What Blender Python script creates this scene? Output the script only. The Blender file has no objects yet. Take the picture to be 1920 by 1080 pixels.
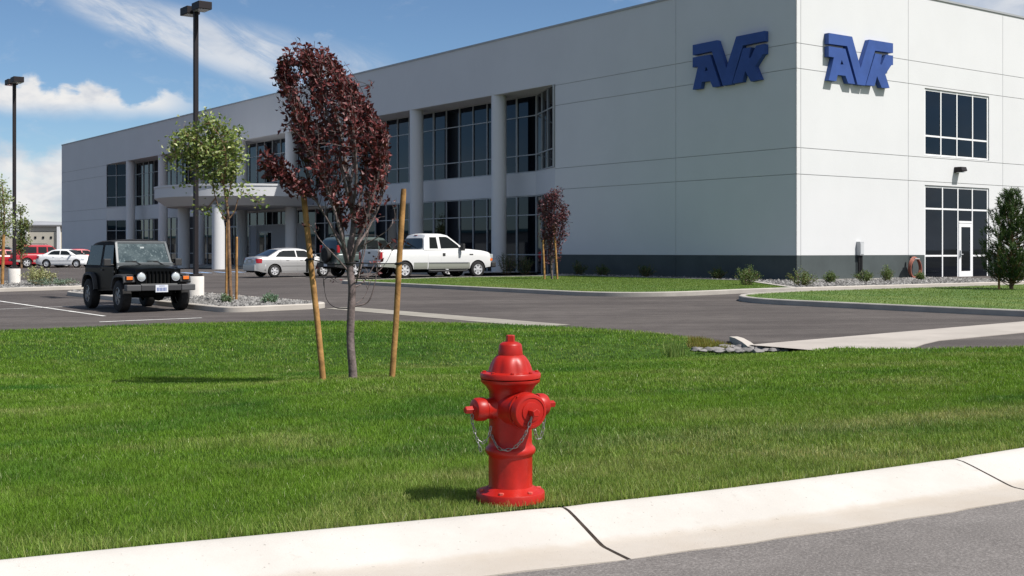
import bpy, bmesh, math, random
import numpy as np
from mathutils import Vector, Matrix, noise as mnoise

random.seed(7)
RNG = np.random.default_rng(7)
scene = bpy.context.scene
COL = scene.collection
R = math.radians

# ------------------------------------------------------------------ camera
E = 1.5                                   # eye height; many z values below are relative to the eye
cam = bpy.data.cameras.new('camera')
cam_ob = bpy.data.objects.new('camera', cam)
COL.objects.link(cam_ob)
cam_ob.location = (0, 0, E)
cam_ob.rotation_euler = (R(90), 0, 0)
cam.sensor_width = 36.0
cam.lens = 2248.0 / 1920.0 * 36.0
cam.shift_y = -70.0 / 1920.0
cam.clip_start = 0.05
cam.clip_end = 20000
scene.camera = cam_ob

# ------------------------------------------------------------------ light
SUN_AZ = math.atan2(0.865, -0.50)           # clockwise from +Y
SUN_EL = R(54)
sun = bpy.data.lights.new('sun', 'SUN')
sun.energy = 5.0
sun.angle = R(0.5)
sun.color = (1.0, 0.965, 0.92)
sun_ob = bpy.data.objects.new('sun', sun)
COL.objects.link(sun_ob)
sd = Vector((math.sin(SUN_AZ) * math.cos(SUN_EL), math.cos(SUN_AZ) * math.cos(SUN_EL), math.sin(SUN_EL)))
sun_ob.rotation_euler = sd.to_track_quat('Z', 'Y').to_euler()
sun_ob.location = (30, -20, 60)

scene.view_settings.view_transform = 'Standard'
scene.view_settings.look = 'None'
scene.view_settings.exposure = 0.36
scene.view_settings.gamma = 1.0
scene.render.engine = 'CYCLES'
scene.cycles.use_denoising = True
scene.cycles.denoising_prefilter = 'NONE'
scene.cycles.max_bounces = 6
scene.cycles.diffuse_bounces = 3
scene.cycles.glossy_bounces = 3
scene.cycles.transmission_bounces = 4
scene.cycles.transparent_max_bounces = 6
scene.cycles.caustics_reflective = False
scene.cycles.caustics_refractive = False


class NT:
    """small helper to wire shader nodes"""
    def __init__(self, tree):
        self.t = tree
        tree.nodes.clear()

    def n(self, kind, **kw):
        nd = self.t.nodes.new(kind)
        for k, v in kw.items():
            setattr(nd, k, v)
        return nd

    def put(self, sock, val):
        if isinstance(val, bpy.types.NodeSocket):
            self.t.links.new(val, sock)
        elif isinstance(val, (tuple, list)):
            if sock.type == 'RGBA' and len(val) == 3:
                val = (*val, 1)
            sock.default_value = val
        else:
            sock.default_value = val

    def m(self, op, a, b=None, c=None, clamp=False):
        nd = self.n('ShaderNodeMath', operation=op, use_clamp=clamp)
        self.put(nd.inputs[0], a)
        if b is not None:
            self.put(nd.inputs[1], b)
        if c is not None:
            self.put(nd.inputs[2], c)
        return nd.outputs[0]

    def smooth(self, x, lo, hi, a=0.0, b=1.0):
        nd = self.n('ShaderNodeMapRange', interpolation_type='SMOOTHSTEP')
        self.put(nd.inputs[0], x)
        for i, v in enumerate((lo, hi, a, b)):
            self.put(nd.inputs[i + 1], v)
        return nd.outputs[0]

    def noise(self, vec, scale, detail=4, rough=0.55, dist=0.0):
        nd = self.n('ShaderNodeTexNoise')
        self.put(nd.inputs['Vector'], vec)
        self.put(nd.inputs['Scale'], scale)
        nd.inputs['Detail'].default_value = detail
        nd.inputs['Roughness'].default_value = rough
        nd.inputs['Distortion'].default_value = dist
        return nd.outputs[0]

    def mix(self, f, a, b, blend='MIX'):
        nd = self.n('ShaderNodeMix', data_type='RGBA', blend_type=blend)
        self.put(nd.inputs[0], f)
        self.put(nd.inputs[6], a)
        self.put(nd.inputs[7], b)
        return nd.outputs[2]

    def comb(self, x, y, z):
        nd = self.n('ShaderNodeCombineXYZ')
        for i, v in enumerate((x, y, z)):
            self.put(nd.inputs[i], v)
        return nd.outputs[0]

    def bump(self, h, strength=0.3, dist=0.02):
        nd = self.n('ShaderNodeBump')
        self.put(nd.inputs['Height'], h)
        nd.inputs['Strength'].default_value = strength
        nd.inputs['Distance'].default_value = dist
        return nd.outputs[0]


# ------------------------------------------------------------------ world: Nishita sky with clouds placed by azimuth and elevation
world = bpy.data.worlds.new('World')
scene.world = world
world.use_nodes = True
w = NT(world.node_tree)
sky = w.n('ShaderNodeTexSky', sky_type='NISHITA')
sky.sun_disc = False
sky.sun_elevation = SUN_EL
sky.sun_rotation = SUN_AZ
sky.altitude = 1400
sky.air_density = 1.0
sky.dust_density = 0.35
sky.ozone_density = 1.6
tc = w.n('ShaderNodeTexCoord')
sep = w.n('ShaderNodeSeparateXYZ')
w.put(sep.inputs[0], tc.outputs['Generated'])
az = w.m('ARCTAN2', sep.outputs[0], sep.outputs[1])
el = w.m('ARCSINE', sep.outputs[2])
v1 = w.comb(az, w.m('MULTIPLY', el, 1.7), 0.37)
big = w.noise(v1, 7.0, 6, 0.6, 0.25)
fine = w.noise(v1, 26.0, 7, 0.62, 0.2)
# streak of cirrus
line = w.m('SUBTRACT', el, w.m('MULTIPLY_ADD', w.m('ADD', az, 0.25), -0.27, 0.168))
wid = w.m('MULTIPLY_ADD', w.m('ADD', az, 0.40), 0.085, 0.016)
band = w.m('SUBTRACT', 1.0, w.m('ABSOLUTE', w.m('DIVIDE', line, wid)), clamp=True)
band = w.m('MULTIPLY', band, w.m('MULTIPLY', w.smooth(az, -0.40, -0.31), w.smooth(az, -0.05, -0.14)))
v2 = w.comb(w.m('MULTIPLY_ADD', line, 9.0, 3.1), w.m('MULTIPLY_ADD', el, 6.0, w.m('MULTIPLY', az, 5.0)), 1.3)
streak = w.noise(v2, 4.5, 7, 0.66, 0.6)
cirrus = w.m('MULTIPLY', w.smooth(band, 0.0, 0.75), w.smooth(streak, 0.22, 0.66), clamp=True)
cirrus = w.m('MULTIPLY', cirrus, 0.72)
# row of cumulus on the left, flat bottomed
row_in = w.m('MULTIPLY', w.smooth(az, -0.52, -0.42), w.smooth(az, -0.24, -0.30))
row_top = w.m('MULTIPLY_ADD', w.noise(w.comb(az, 0.0, 2.2), 24.0, 3, 0.5), 0.062, 0.088)
row_top = w.m('ADD', row_top, w.m('MULTIPLY', w.noise(v1, 40.0, 6, 0.6, 0.3), 0.034))
row_top = w.m('SUBTRACT', row_top, w.m('MULTIPLY', w.smooth(az, -0.40, -0.26), 0.014))
cum = w.m('MULTIPLY', w.smooth(w.m('SUBTRACT', row_top, el), -0.002, 0.009), w.smooth(w.m('SUBTRACT', el, w.m('MULTIPLY', big, 0.022)), 0.088, 0.106))
cum = w.m('MULTIPLY', cum, row_in)
# low bank near the horizon, thick on the left
lowtop = w.m('MULTIPLY_ADD', w.noise(w.comb(az, 0.0, 5.7), 15.0, 3, 0.5), 0.070, 0.030)
lowtop = w.m('ADD', lowtop, w.m('MULTIPLY', w.noise(v1, 44.0, 6, 0.6, 0.3), 0.030))
low = w.smooth(w.m('SUBTRACT', lowtop, el), -0.006, 0.014)
low = w.m('MULTIPLY', low, w.m('MULTIPLY_ADD', w.smooth(fine, 0.30, 0.62), 0.40, 0.55))
low = w.m('MULTIPLY', low, w.m('MULTIPLY_ADD', w.smooth(az, -0.80, -0.55), 0.75, 0.25))
# scattered clouds all round the rest of the sky (seen in windows and paint)
scat = w.m('MULTIPLY', w.smooth(w.noise(v1, 3.1, 7, 0.58, 0.3), 0.54, 0.70), w.smooth(el, 0.05, 0.16))
inframe = w.m('MULTIPLY', w.smooth(az, -0.62, -0.48), w.smooth(az, 0.36, 0.28))
scat = w.m('MULTIPLY', scat, w.m('SUBTRACT', 1.0, w.m('MULTIPLY', inframe, w.smooth(el, 0.36, 0.24))))
wisp = w.m('MULTIPLY', w.smooth(w.noise(v1, 11.0, 6, 0.65, 0.5), 0.52, 0.74), 0.30)
cl = w.m('MAXIMUM', w.m('MAXIMUM', cirrus, cum), w.m('MAXIMUM', low, w.m('MAXIMUM', scat, wisp)))
right_haze = w.m('MULTIPLY', w.smooth(az, 0.30, 0.40), w.smooth(el, 0.10, 0.20))
cl = w.m('MAXIMUM', cl, w.m('MULTIPLY', right_haze, 0.75), clamp=True)
shade = w.smooth(w.noise(v1, 15.0, 5, 0.6, 0.4), 0.34, 0.62)
ccol = w.mix(shade, (7.6, 8.1, 9.0), (11.2, 11.1, 11.0))
skyc = w.mix(1.0, sky.outputs[0], (1.0, 1.175, 1.32), 'MULTIPLY')
wcol = w.mix(cl, skyc, ccol)
bg = w.n('ShaderNodeBackground')
w.put(bg.inputs[0], wcol)
bg.inputs[1].default_value = 0.060
wo = w.n('ShaderNodeOutputWorld')
w.put(wo.inputs[0], bg.outputs[0])

# ------------------------------------------------------------------ site axes: u to the right and away, v to the left and away
AL = R(36.5)
CA, SA = math.cos(AL), math.sin(AL)
S = 1.13                                   # true size of the office building


def P(u, v, z=0.0):
    return Vector((u * CA - v * SA, u * SA + v * CA, z + E))


def UV(X, Y):
    return X * CA + Y * SA, -X * SA + Y * CA


def ss(x, a, b):
    t = np.clip((np.asarray(x, float) - a) / (b - a), 0, 1)
    return t * t * (3 - 2 * t)


# ------------------------------------------------------------------ materials
MATS = {}


def principled(name, color, rough=0.6, spec=0.5, metal=0.0, var=0.0, vscale=3.0, var2=None, bump=0.0, bscale=40.0, bdist=0.01,
               coat=0.0, trans=0.0):
    if name in MATS:
        return MATS[name]
    m = bpy.data.materials.new(name)
    m.use_nodes = True
    t = NT(m.node_tree)
    b = t.n('ShaderNodeBsdfPrincipled')
    o = t.n('ShaderNodeOutputMaterial')
    t.put(o.inputs[0], b.outputs[0])
    b.inputs['Roughness'].default_value = rough
    b.inputs['Specular IOR Level'].default_value = spec
    b.inputs['Metallic'].default_value = metal
    b.inputs['Coat Weight'].default_value = coat
    b.inputs['Coat Roughness'].default_value = 0.04
    tcn = t.n('ShaderNodeTexCoord')
    vec = tcn.outputs['Object']
    c = (*color, 1)
    if var > 0:
        f = t.noise(vec, vscale, 6, 0.6)
        f = t.smooth(f, 0.3, 0.7)
        lo = tuple(x * (1 - var) for x in color) if var2 is None else var2
        hi = tuple(min(1, x * (1 + var * 0.6)) for x in color)
        c = t.mix(f, lo, hi)
    t.put(b.inputs['Base Color'], c)
    if bump > 0:
        h = t.noise(vec, bscale, 5, 0.6)
        t.put(b.inputs['Normal'], t.bump(h, bump, bdist))
    MATS[name] = m
    return m


def mat_asphalt(name, dark, light, big=0.35, grain=90.0, bumpd=0.006, speck=0.35):
    m = bpy.data.materials.new(name)
    m.use_nodes = True
    t = NT(m.node_tree)
    b = t.n('ShaderNodeBsdfPrincipled')
    o = t.n('ShaderNodeOutputMaterial')
    t.put(o.inputs[0], b.outputs[0])
    vec = t.n('ShaderNodeTexCoord').outputs['Object']
    f1 = t.smooth(t.noise(vec, big, 5, 0.6, 0.4), 0.32, 0.7)
    f2 = t.noise(vec, grain, 3, 0.7)
    f3 = t.smooth(t.noise(vec, 2.4, 6, 0.65), 0.35, 0.7)
    mp = t.n('ShaderNodeMapping')
    t.put(mp.inputs['Vector'], vec)
    mp.inputs['Rotation'].default_value = (0, 0, -0.45)
    mp.inputs['Scale'].default_value = (0.10, 1.0, 1.0)
    f4 = t.noise(mp.outputs[0], 1.1, 5, 0.6)
    f1 = t.m('MULTIPLY_ADD', t.smooth(f4, 0.35, 0.66), 0.55, t.m('MULTIPLY', f1, 0.45))
    c = t.mix(f1, dark, light)
    c = t.mix(t.m('MULTIPLY', f3, 0.35), c, tuple(x * 0.72 for x in dark))
    c = t.mix(t.m('MULTIPLY', t.smooth(f2, 0.45, 0.72), speck), c, tuple(min(1, x * 2.0) for x in light))
    c = t.mix(t.m('MULTIPLY', t.smooth(f2, 0.5, 0.28), speck), c, tuple(x * 0.4 for x in dark))
    t.put(b.inputs['Base Color'], c)
    b.inputs['Roughness'].default_value = 0.92
    b.inputs['Specular IOR Level'].default_value = 0.25
    t.put(b.inputs['Normal'], t.bump(f2, 0.7, bumpd))
    return m


def mat_attr(name, rough, spec, transl=0.0, ncol=3, dry=None):
    """leaf and grass material: colour from the mesh attribute 'tint'"""
    m = bpy.data.materials.new(name)
    m.use_nodes = True
    t = NT(m.node_tree)
    a = t.n('ShaderNodeAttribute', attribute_name='tint')
    b = t.n('ShaderNodeBsdfPrincipled')
    o = t.n('ShaderNodeOutputMaterial')
    t.put(b.inputs['Base Color'], a.outputs['Color'])
    b.inputs['Roughness'].default_value = rough
    b.inputs['Specular IOR Level'].default_value = spec
    if transl > 0:
        tr = t.n('ShaderNodeBsdfTranslucent')
        t.put(tr.inputs[0], t.mix(1.0, a.outputs['Color'], (1.3, 1.25, 0.7), 'MULTIPLY'))
        mx = t.n('ShaderNodeMixShader')
        mx.inputs[0].default_value = transl
        t.put(mx.inputs[1], b.outputs[0])
        t.put(mx.inputs[2], tr.outputs[0])
        t.put(o.inputs[0], mx.outputs[0])
    else:
        t.put(o.inputs[0], b.outputs[0])
    return m


def mat_glass(name, col=(0.003, 0.0045, 0.008), spec=0.31, rough=0.02, wob=0.0):
    if name in MATS:
        return MATS[name]
    m = principled(name, col, rough, spec, var=0.5, vscale=0.35)
    b = [n for n in m.node_tree.nodes if n.type == 'BSDF_PRINCIPLED'][0]
    b.inputs['Specular Tint'].default_value = (0.50, 0.72, 1.0, 1)
    MATS[name] = m
    return m


M = {}
M['wall'] = principled('painted_concrete', (0.61, 0.612, 0.615), 0.85, 0.2, var=0.025, vscale=0.35, bump=0.25, bscale=14, bdist=0.012)
M['wall_dark'] = principled('dark_painted_base', (0.070, 0.083, 0.084), 0.85, 0.2, var=0.12, vscale=0.8, bump=0.25, bscale=14)
M['joint'] = principled('joint_sealant', (0.36, 0.36, 0.36), 0.9, 0.1)
M['mullion'] = principled('aluminium_mullion', (0.36, 0.375, 0.39), 0.4, 0.5, 0.0)
M['mullion_white'] = principled('white_mullion', (0.78, 0.78, 0.78), 0.4, 0.5)
M['glass'] = mat_glass('dark_window_glass')
M['roof'] = principled('roof_membrane', (0.5, 0.5, 0.48), 0.9, 0.2, var=0.15)
M['panel_grey'] = principled('grey_entry_panel', (0.34, 0.35, 0.37), 0.7, 0.3)
M['concrete'] = principled('kerb_concrete', (0.37, 0.345, 0.31), 0.9, 0.2, var=0.13, vscale=1.6, bump=0.3, bscale=70, bdist=0.004)
M['concrete_white'] = principled('pale_kerb_concrete', (0.43, 0.395, 0.35), 0.9, 0.2, var=0.09, vscale=1.2, bump=0.25, bscale=60, bdist=0.004)
M['base_concrete'] = principled('cast_concrete', (0.60, 0.57, 0.53), 0.85, 0.2, var=0.08, vscale=3, bump=0.2, bscale=30)
M['asphalt_lot'] = mat_asphalt('lot_asphalt', (0.052, 0.044, 0.041), (0.108, 0.094, 0.086), 0.28, 60, 0.004, 0.2)
M['asphalt_street'] = mat_asphalt('street_asphalt', (0.125, 0.113, 0.106), (0.185, 0.170, 0.160), 0.9, 75, 0.008, 0.4)
M['paint_line'] = principled('road_paint', (0.62, 0.61, 0.58), 0.8, 0.2, var=0.35, vscale=2.5)
M['bronze'] = principled('dark_bronze_metal', (0.012, 0.009, 0.011), 0.6, 0.3)
M['red'] = principled('red_hydrant_paint', (0.36, 0.011, 0.006), 0.40, 0.35, var=0.16, vscale=9, bump=0.08, bscale=90, bdist=0.004)
M['red_bolt'] = principled('worn_red_paint', (0.50, 0.08, 0.06), 0.5, 0.5, var=0.3, vscale=30)
M['steel'] = principled('galvanised_chain', (0.30, 0.30, 0.29), 0.42, 0.5, 0.7, var=0.25, vscale=60)
M['blue'] = principled('blue_sign_face', (0.034, 0.078, 0.265), 0.65, 0.3, var=0.12, vscale=1.5)
M['wood'] = principled('stake_wood', (0.36, 0.195, 0.070), 0.85, 0.2, var=0.45, vscale=7, bump=0.5, bscale=25)
M['bark'] = principled('grey_bark', (0.165, 0.128, 0.122), 0.85, 0.2, var=0.45, vscale=14, bump=0.7, bscale=40)
M['bark_brown'] = principled('brown_bark', (0.20, 0.125, 0.075), 0.85, 0.2, var=0.4, vscale=12, bump=0.6, bscale=40)
M['black_rubber'] = principled('black_rubber', (0.016, 0.016, 0.017), 0.75, 0.3)
M['tyre'] = principled('tyre_rubber', (0.022, 0.021, 0.021), 0.8, 0.25, var=0.25, vscale=10)
M['rim'] = principled('alloy_rim', (0.60, 0.60, 0.61), 0.3, 0.5, 0.25)
M['rim_grey'] = principled('grey_steel_rim', (0.20, 0.205, 0.21), 0.45, 0.5, 0.3)
M['black_plastic'] = principled('black_plastic', (0.030, 0.030, 0.031), 0.6, 0.4)
M['under'] = principled('underbody_black', (0.010, 0.010, 0.010), 0.9, 0.1)
M['car_glass'] = principled('car_glass', (0.012, 0.014, 0.014), 0.03, 0.5)
M['chrome'] = principled('chrome', (0.75, 0.75, 0.76), 0.12, 0.5, 1.0)
M['lamp_clear'] = principled('clear_lamp_lens', (0.62, 0.66, 0.66), 0.12, 0.6, 0.4)
M['lamp_red'] = principled('red_lamp_lens', (0.32, 0.010, 0.016), 0.2, 0.5)
M['lamp_amber'] = principled('amber_lamp_lens', (0.75, 0.17, 0.02), 0.25, 0.5)
M['plate'] = principled('plate_white', (0.62, 0.64, 0.68), 0.5, 0.4)
M['plate_ink'] = principled('plate_ink', (0.06, 0.10, 0.28), 0.6, 0.3)
M['stone'] = principled('grey_stone', (0.19, 0.18, 0.175), 0.85, 0.25, var=0.4, vscale=6, bump=0.6, bscale=18)
M['hose'] = principled('red_brown_hose', (0.26, 0.085, 0.055), 0.55, 0.4)
M['grey_metal'] = principled('grey_metal_box', (0.42, 0.43, 0.44), 0.5, 0.4)
M['soil'] = principled('lawn_soil', (0.036, 0.075, 0.012), 0.95, 0.1, var=0.5, vscale=5, bump=0.6, bscale=60)


# ------------------------------------------------------------------ mesh builder
class MB:
    def __init__(self):
        self.v = []
        self.f = []

    def add(self, verts, faces, mat4=None):
        o = len(self.v)
        if mat4 is not None:
            verts = [mat4 @ Vector(p) for p in verts]
        self.v.extend([tuple(p) for p in verts])
        self.f.extend([tuple(i + o for i in f) for f in faces])
        return self

    def box(self, x0, x1, y0, y1, z0, z1, m=None, skip=()):
        vs = [(x0, y0, z0), (x1, y0, z0), (x1, y1, z0), (x0, y1, z0), (x0, y0, z1), (x1, y0, z1), (x1, y1, z1), (x0, y1, z1)]
        fs = {'bottom': (3, 2, 1, 0), 'top': (4, 5, 6, 7), 'y0': (0, 1, 5, 4), 'x1': (1, 2, 6, 5), 'y1': (2, 3, 7, 6), 'x0': (3, 0, 4, 7)}
        return self.add(vs, [f for k, f in fs.items() if k not in skip], m)

    def bar(self, a, b, wy, wz, m=None):
        """box beam from a to b"""
        a, b = Vector(a), Vector(b)
        d = b - a
        q = d.to_track_quat('X', 'Z').to_matrix().to_4x4()
        mm = Matrix.Translation(a) @ q
        if m is not None:
            mm = m @ mm
        return self.box(0, d.length, -wy / 2, wy / 2, -wz / 2, wz / 2, mm)

    def lathe(self, prof, n=32, m=None, cap=True, rfun=None):
        """profile of (r, z) turned about z"""
        vs, fs = [], []
        for (r, z) in prof:
            for k in range(n):
                a = 2 * math.pi * k / n
                rr = r if rfun is None else rfun(r, z, a)
                vs.append((rr * math.cos(a), rr * math.sin(a), z))
        for i in range(len(prof) - 1):
            for k in range(n):
                k2 = (k + 1) % n
                fs.append((i * n + k, i * n + k2, (i + 1) * n + k2, (i + 1) * n + k))
        if cap:
            fs.append(tuple(reversed(range(n))))
            fs.append(tuple((len(prof) - 1) * n + k for k in range(n)))
        return self.add(vs, fs, m)

    def tube(self, pts, rad, n=8, cap=True, closed=False, m=None):
        pts = [Vector(p) for p in pts]
        if not isinstance(rad, (list, tuple, np.ndarray)):
            rad = [rad] * len(pts)
        vs, fs = [], []
        N = len(pts)
        ref = None
        for i, p in enumerate(pts):
            if closed:
                d = pts[(i + 1) % N] - pts[i - 1]
            else:
                d = pts[min(i + 1, N - 1)] - pts[max(i - 1, 0)]
            if d.length < 1e-9:
                d = Vector((0, 0, 1))
            d.normalize()
            if ref is None:
                ref = d.orthogonal().normalized()
            ref = ref - d * ref.dot(d)
            if ref.length < 1e-6:
                ref = d.orthogonal()
            ref.normalize()
            bn = d.cross(ref)
            for k in range(n):
                a = 2 * math.pi * k / n
                vs.append(p + (ref * math.cos(a) + bn * math.sin(a)) * rad[i])
        for i in range(N if closed else N - 1):
            j = (i + 1) % N
            for k in range(n):
                k2 = (k + 1) % n
                fs.append((i * n + k, i * n + k2, j * n + k2, j * n + k))
        if cap and not closed:
            fs.append(tuple(reversed(range(n))))
            fs.append(tuple((N - 1) * n + k for k in range(n)))
        return self.add(vs, fs, m)

    def prism(self, poly, depth, m=None, back=True):
        """2D polygon in local xy, extruded to z = depth"""
        n = len(poly)
        vs = [(x, y, 0) for x, y in poly] + [(x, y, depth) for x, y in poly]
        fs = [tuple(n + i for i in range(n))]
        if back:
            fs.append(tuple(reversed(range(n))))
        for i in range(n):
            j = (i + 1) % n
            fs.append((i, j, n + j, n + i))
        return self.add(vs, fs, m)

    def loft(self, rows, close=False, cap=False, m=None):
        n = len(rows[0])
        vs = [p for r in rows for p in r]
        fs = []
        for i in range(len(rows) - 1):
            for k in range(n if close else n - 1):
                k2 = (k + 1) % n
                fs.append((i * n + k, i * n + k2, (i + 1) * n + k2, (i + 1) * n + k))
        if cap:
            fs.append(tuple(reversed(range(n))))
            fs.append(tuple((len(rows) - 1) * n + k for k in range(n)))
        return self.add(vs, fs, m)


def smooth_mesh(me, angle=40):
    me.shade_smooth() if hasattr(me, 'shade_smooth') else None
    try:
        me.set_sharp_from_angle(angle=R(angle))
    except Exception:
        pass


def part(name, mb, mat, parent=None, smooth=None, weld=False, bevel=0.0, label=None, normals=True, bseg=2):
    me = bpy.data.meshes.new(name)
    me.from_pydata(mb.v, [], mb.f)
    if weld or normals or bevel:
        bm = bmesh.new()
        bm.from_mesh(me)
        if weld:
            bmesh.ops.remove_doubles(bm, verts=bm.verts, dist=1e-4)
            bmesh.ops.dissolve_degenerate(bm, dist=1e-5, edges=bm.edges)
        if normals:
            bmesh.ops.recalc_face_normals(bm, faces=bm.faces)
        if bevel > 0:
            es = [e for e in bm.edges if len(e.link_faces) == 2 and e.calc_face_angle(0) > R(35)]
            bmesh.ops.bevel(bm, geom=es, offset=bevel, segments=bseg, affect='EDGES', profile=0.5, clamp_overlap=True)
        bm.to_mesh(me)
        bm.free()
    me.update()
    if smooth is not None:
        smooth_mesh(me, smooth)
    mats = mat if isinstance(mat, (list, tuple)) else [mat]
    for mm in mats:
        me.materials.append(mm)
    ob = bpy.data.objects.new(name, me)
    COL.objects.link(ob)
    if parent is not None:
        ob.parent = parent
    if label:
        ob['label'] = label
    return ob


def tag(o, label=None, cat=None, group=None, kind=None):
    if label:
        o['label'] = label
    if cat:
        o['category'] = cat
    if group:
        o['group'] = group
    if kind:
        o['kind'] = kind
    return o


def thing(name, label, cat, loc=(0, 0, 0), rz=0.0, group=None):
    o = bpy.data.objects.new(name, None)
    o.empty_display_size = 0.2
    COL.objects.link(o)
    o.location = loc
    o.rotation_euler = (0, 0, rz)
    return tag(o, label, cat, group)


def copy_tree(o, parent=None):
    c = o.copy()
    COL.objects.link(c)
    if parent is not None:
        c.parent = parent
    for ch in list(o.children):
        copy_tree(ch, c)
    return c


def set_tint(me, cols, domain='FACE'):
    a = me.color_attributes.new('tint', 'FLOAT_COLOR', 'CORNER' if domain == 'CORNER' else 'POINT')
    a.data.foreach_set('color', np.asarray(cols, np.float32).ravel())


def fast_mesh(name, verts, faces, mat, tint=None, parent=None):
    """numpy arrays: verts (n,3), faces (m,k)"""
    me = bpy.data.meshes.new(name)
    nv, (nf, k) = len(verts), faces.shape
    me.vertices.add(nv)
    me.vertices.foreach_set('co', np.asarray(verts, np.float32).ravel())
    me.loops.add(nf * k)
    me.loops.foreach_set('vertex_index', faces.astype(np.int32).ravel())
    me.polygons.add(nf)
    me.polygons.foreach_set('loop_start', np.arange(0, nf * k, k, dtype=np.int32))
    me.update(calc_edges=True)
    me.validate()
    if tint is not None:
        set_tint(me, tint)
    me.materials.append(mat)
    ob = bpy.data.objects.new(name, me)
    COL.objects.link(ob)
    if parent is not None:
        ob.parent = parent
    return ob


def vnoise(x, y, seed=0):
    """cheap smooth value noise on arrays, 0..1"""
    xi, yi = np.floor(x).astype(np.int64), np.floor(y).astype(np.int64)
    fx, fy = x - xi, y - yi
    fx, fy = fx * fx * (3 - 2 * fx), fy * fy * (3 - 2 * fy)

    def h(a, b):
        n = (a * 374761393 + b * 668265263 + seed * 1442695041) & 0xFFFFFFFF
        n = ((n ^ (n >> 13)) * 1274126177) & 0xFFFFFFFF
        return ((n ^ (n >> 16)) & 0xFFFF) / 65535.0
    return (h(xi, yi) * (1 - fx) + h(xi + 1, yi) * fx) * (1 - fy) + (h(xi, yi + 1) * (1 - fx) + h(xi + 1, yi + 1) * fx) * fy


def fbm(x, y, seed=0, oct=4):
    s, a, t = 0, 1.0, 0
    for i in range(oct):
        s = s + a * vnoise(x * 2 ** i, y * 2 ** i, seed + i)
        t += a
        a *= 0.5
    return s / t
# ================================================================== GROUND
def zlot(u, v):
    u, v = np.asarray(u, float), np.asarray(v, float)
    return -1.475 + 0.012 * (np.clip(u, 4, 28) - 10) - 0.0022 * (45 - np.clip(v, 16, 45))


def zl(u, v):
    return float(zlot(u, v))


# front edge of the big lawn (back of the kerb) in world XY
FRONT = [(-24, -7.0), (-14, -1.4), (-9.0, 1.55), (-5.0, 3.62), (-2.135, 5.02), (0.24, 6.06), (1.75, 6.86), (3.36, 7.88), (6.0, 9.8), (8.6, 12.0), (10.2, 14.2)]
BACK_UV = [(-16, 22.6), (-4, 22.6), (2, 22.5), (5.3, 22.4), (9.0, 22.4), (12.0, 20.9), (13.7, 18.2), (14.35, 15.5), (14.3, 13.3), (14.75, 11.0), (17.2, 9.6)]
BACK = [tuple(P(u, v)[:2]) for u, v in BACK_UV]


def catmull(pts, n):
    pts = np.asarray(pts, float)
    k = len(pts)
    out = []
    t = np.linspace(0, k - 1, n)
    for tt in t:
        i = min(int(tt), k - 2)
        f = tt - i
        p0, p1, p2, p3 = pts[max(i - 1, 0)], pts[i], pts[i + 1], pts[min(i + 2, k - 1)]
        out.append(0.5 * ((2 * p1) + (-p0 + p2) * f + (2 * p0 - 5 * p1 + 4 * p2 - p3) * f * f + (-p0 + 3 * p1 - 3 * p2 + p3) * f ** 3))
    return np.array(out)


FR = catmull(FRONT, 121)
BK = catmull(BACK, 121)


def yfront(X):
    return np.interp(X, FR[:, 0], FR[:, 1])


SW = np.array([(-12, 14.8), (-9, 15.0), (-5, 15.0), (-2, 15.9), (1.0, 17.0), (2.6, 17.9), (4.0, 18.75), (5.2, 19.3)])


def zlawn(X, Y):
    X, Y = np.asarray(X, float), np.asarray(Y, float)
    d = (Y - yfront(X)) * 0.88
    z = -1.295 - 0.135 * ss(d, 0.3, 7.5) + 0.035 * ss(d, 9, 16)
    z = z + 0.045 * np.exp(-(((X + 0.2) / 5.0) ** 2)) * np.exp(-((Y - 12.6 - 0.22 * X) / 1.6) ** 2)
    ys = np.interp(X, SW[:, 0], SW[:, 1])
    dep = 0.155 * ss(X, -11, -5) * ss(X, 5.1, 4.1)
    z = z - dep * np.exp(-((Y - ys) / (1.35 + 0.95 * ss(-X, 1.5, 3.0))) ** 2)
    z = z + 0.03 * (fbm(X * 0.35 + 9, Y * 0.35 + 4, 3, 3) - 0.5) * ss(d, 0.3, 2.0)
    z = z + 0.026 * np.exp(-((X + 0.008) ** 2 + (Y - 6.15) ** 2) / 0.16)
    return z


def in_poly(x, y, poly):
    x, y = np.asarray(x), np.asarray(y)
    inside = np.zeros(x.shape, bool)
    n = len(poly)
    j = n - 1
    for i in range(n):
        xi, yi = poly[i]
        xj, yj = poly[j]
        c = ((yi > y) != (yj > y)) & (x < (xj - xi) * (y - yi) / (yj - yi + 1e-12) + xi)
        inside ^= c
        j = i
    return inside


LAWN_POLY = [tuple(p) for p in FR] + [tuple(p) for p in BK[::-1]]


def shrink_mask(X, Y, r=0.6):
    m = np.ones(X.shape, bool)
    for dx, dy in ((0, 0), (r, 0), (-r, 0), (0, r), (0, -r)):
        m &= in_poly(X + dx, Y + dy, LAWN_POLY)
    return m


def sheet(name, us, vs, zfun, mat, kind='structure'):
    U, V = np.meshgrid(us, vs)
    X, Y = U * CA - V * SA, U * SA + V * CA
    Z = zfun(U, V, X, Y) + E
    n, k = U.shape
    verts = np.stack([X.ravel(), Y.ravel(), Z.ravel()], 1)
    i = np.arange(n * k).reshape(n, k)
    faces = np.stack([i[:-1, :-1].ravel(), i[:-1, 1:].ravel(), i[1:, 1:].ravel(), i[1:, :-1].ravel()], 1)
    ob = fast_mesh(name, verts, faces, mat)
    smooth_mesh(ob.data, 60)
    return tag(ob, kind=kind)


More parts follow.
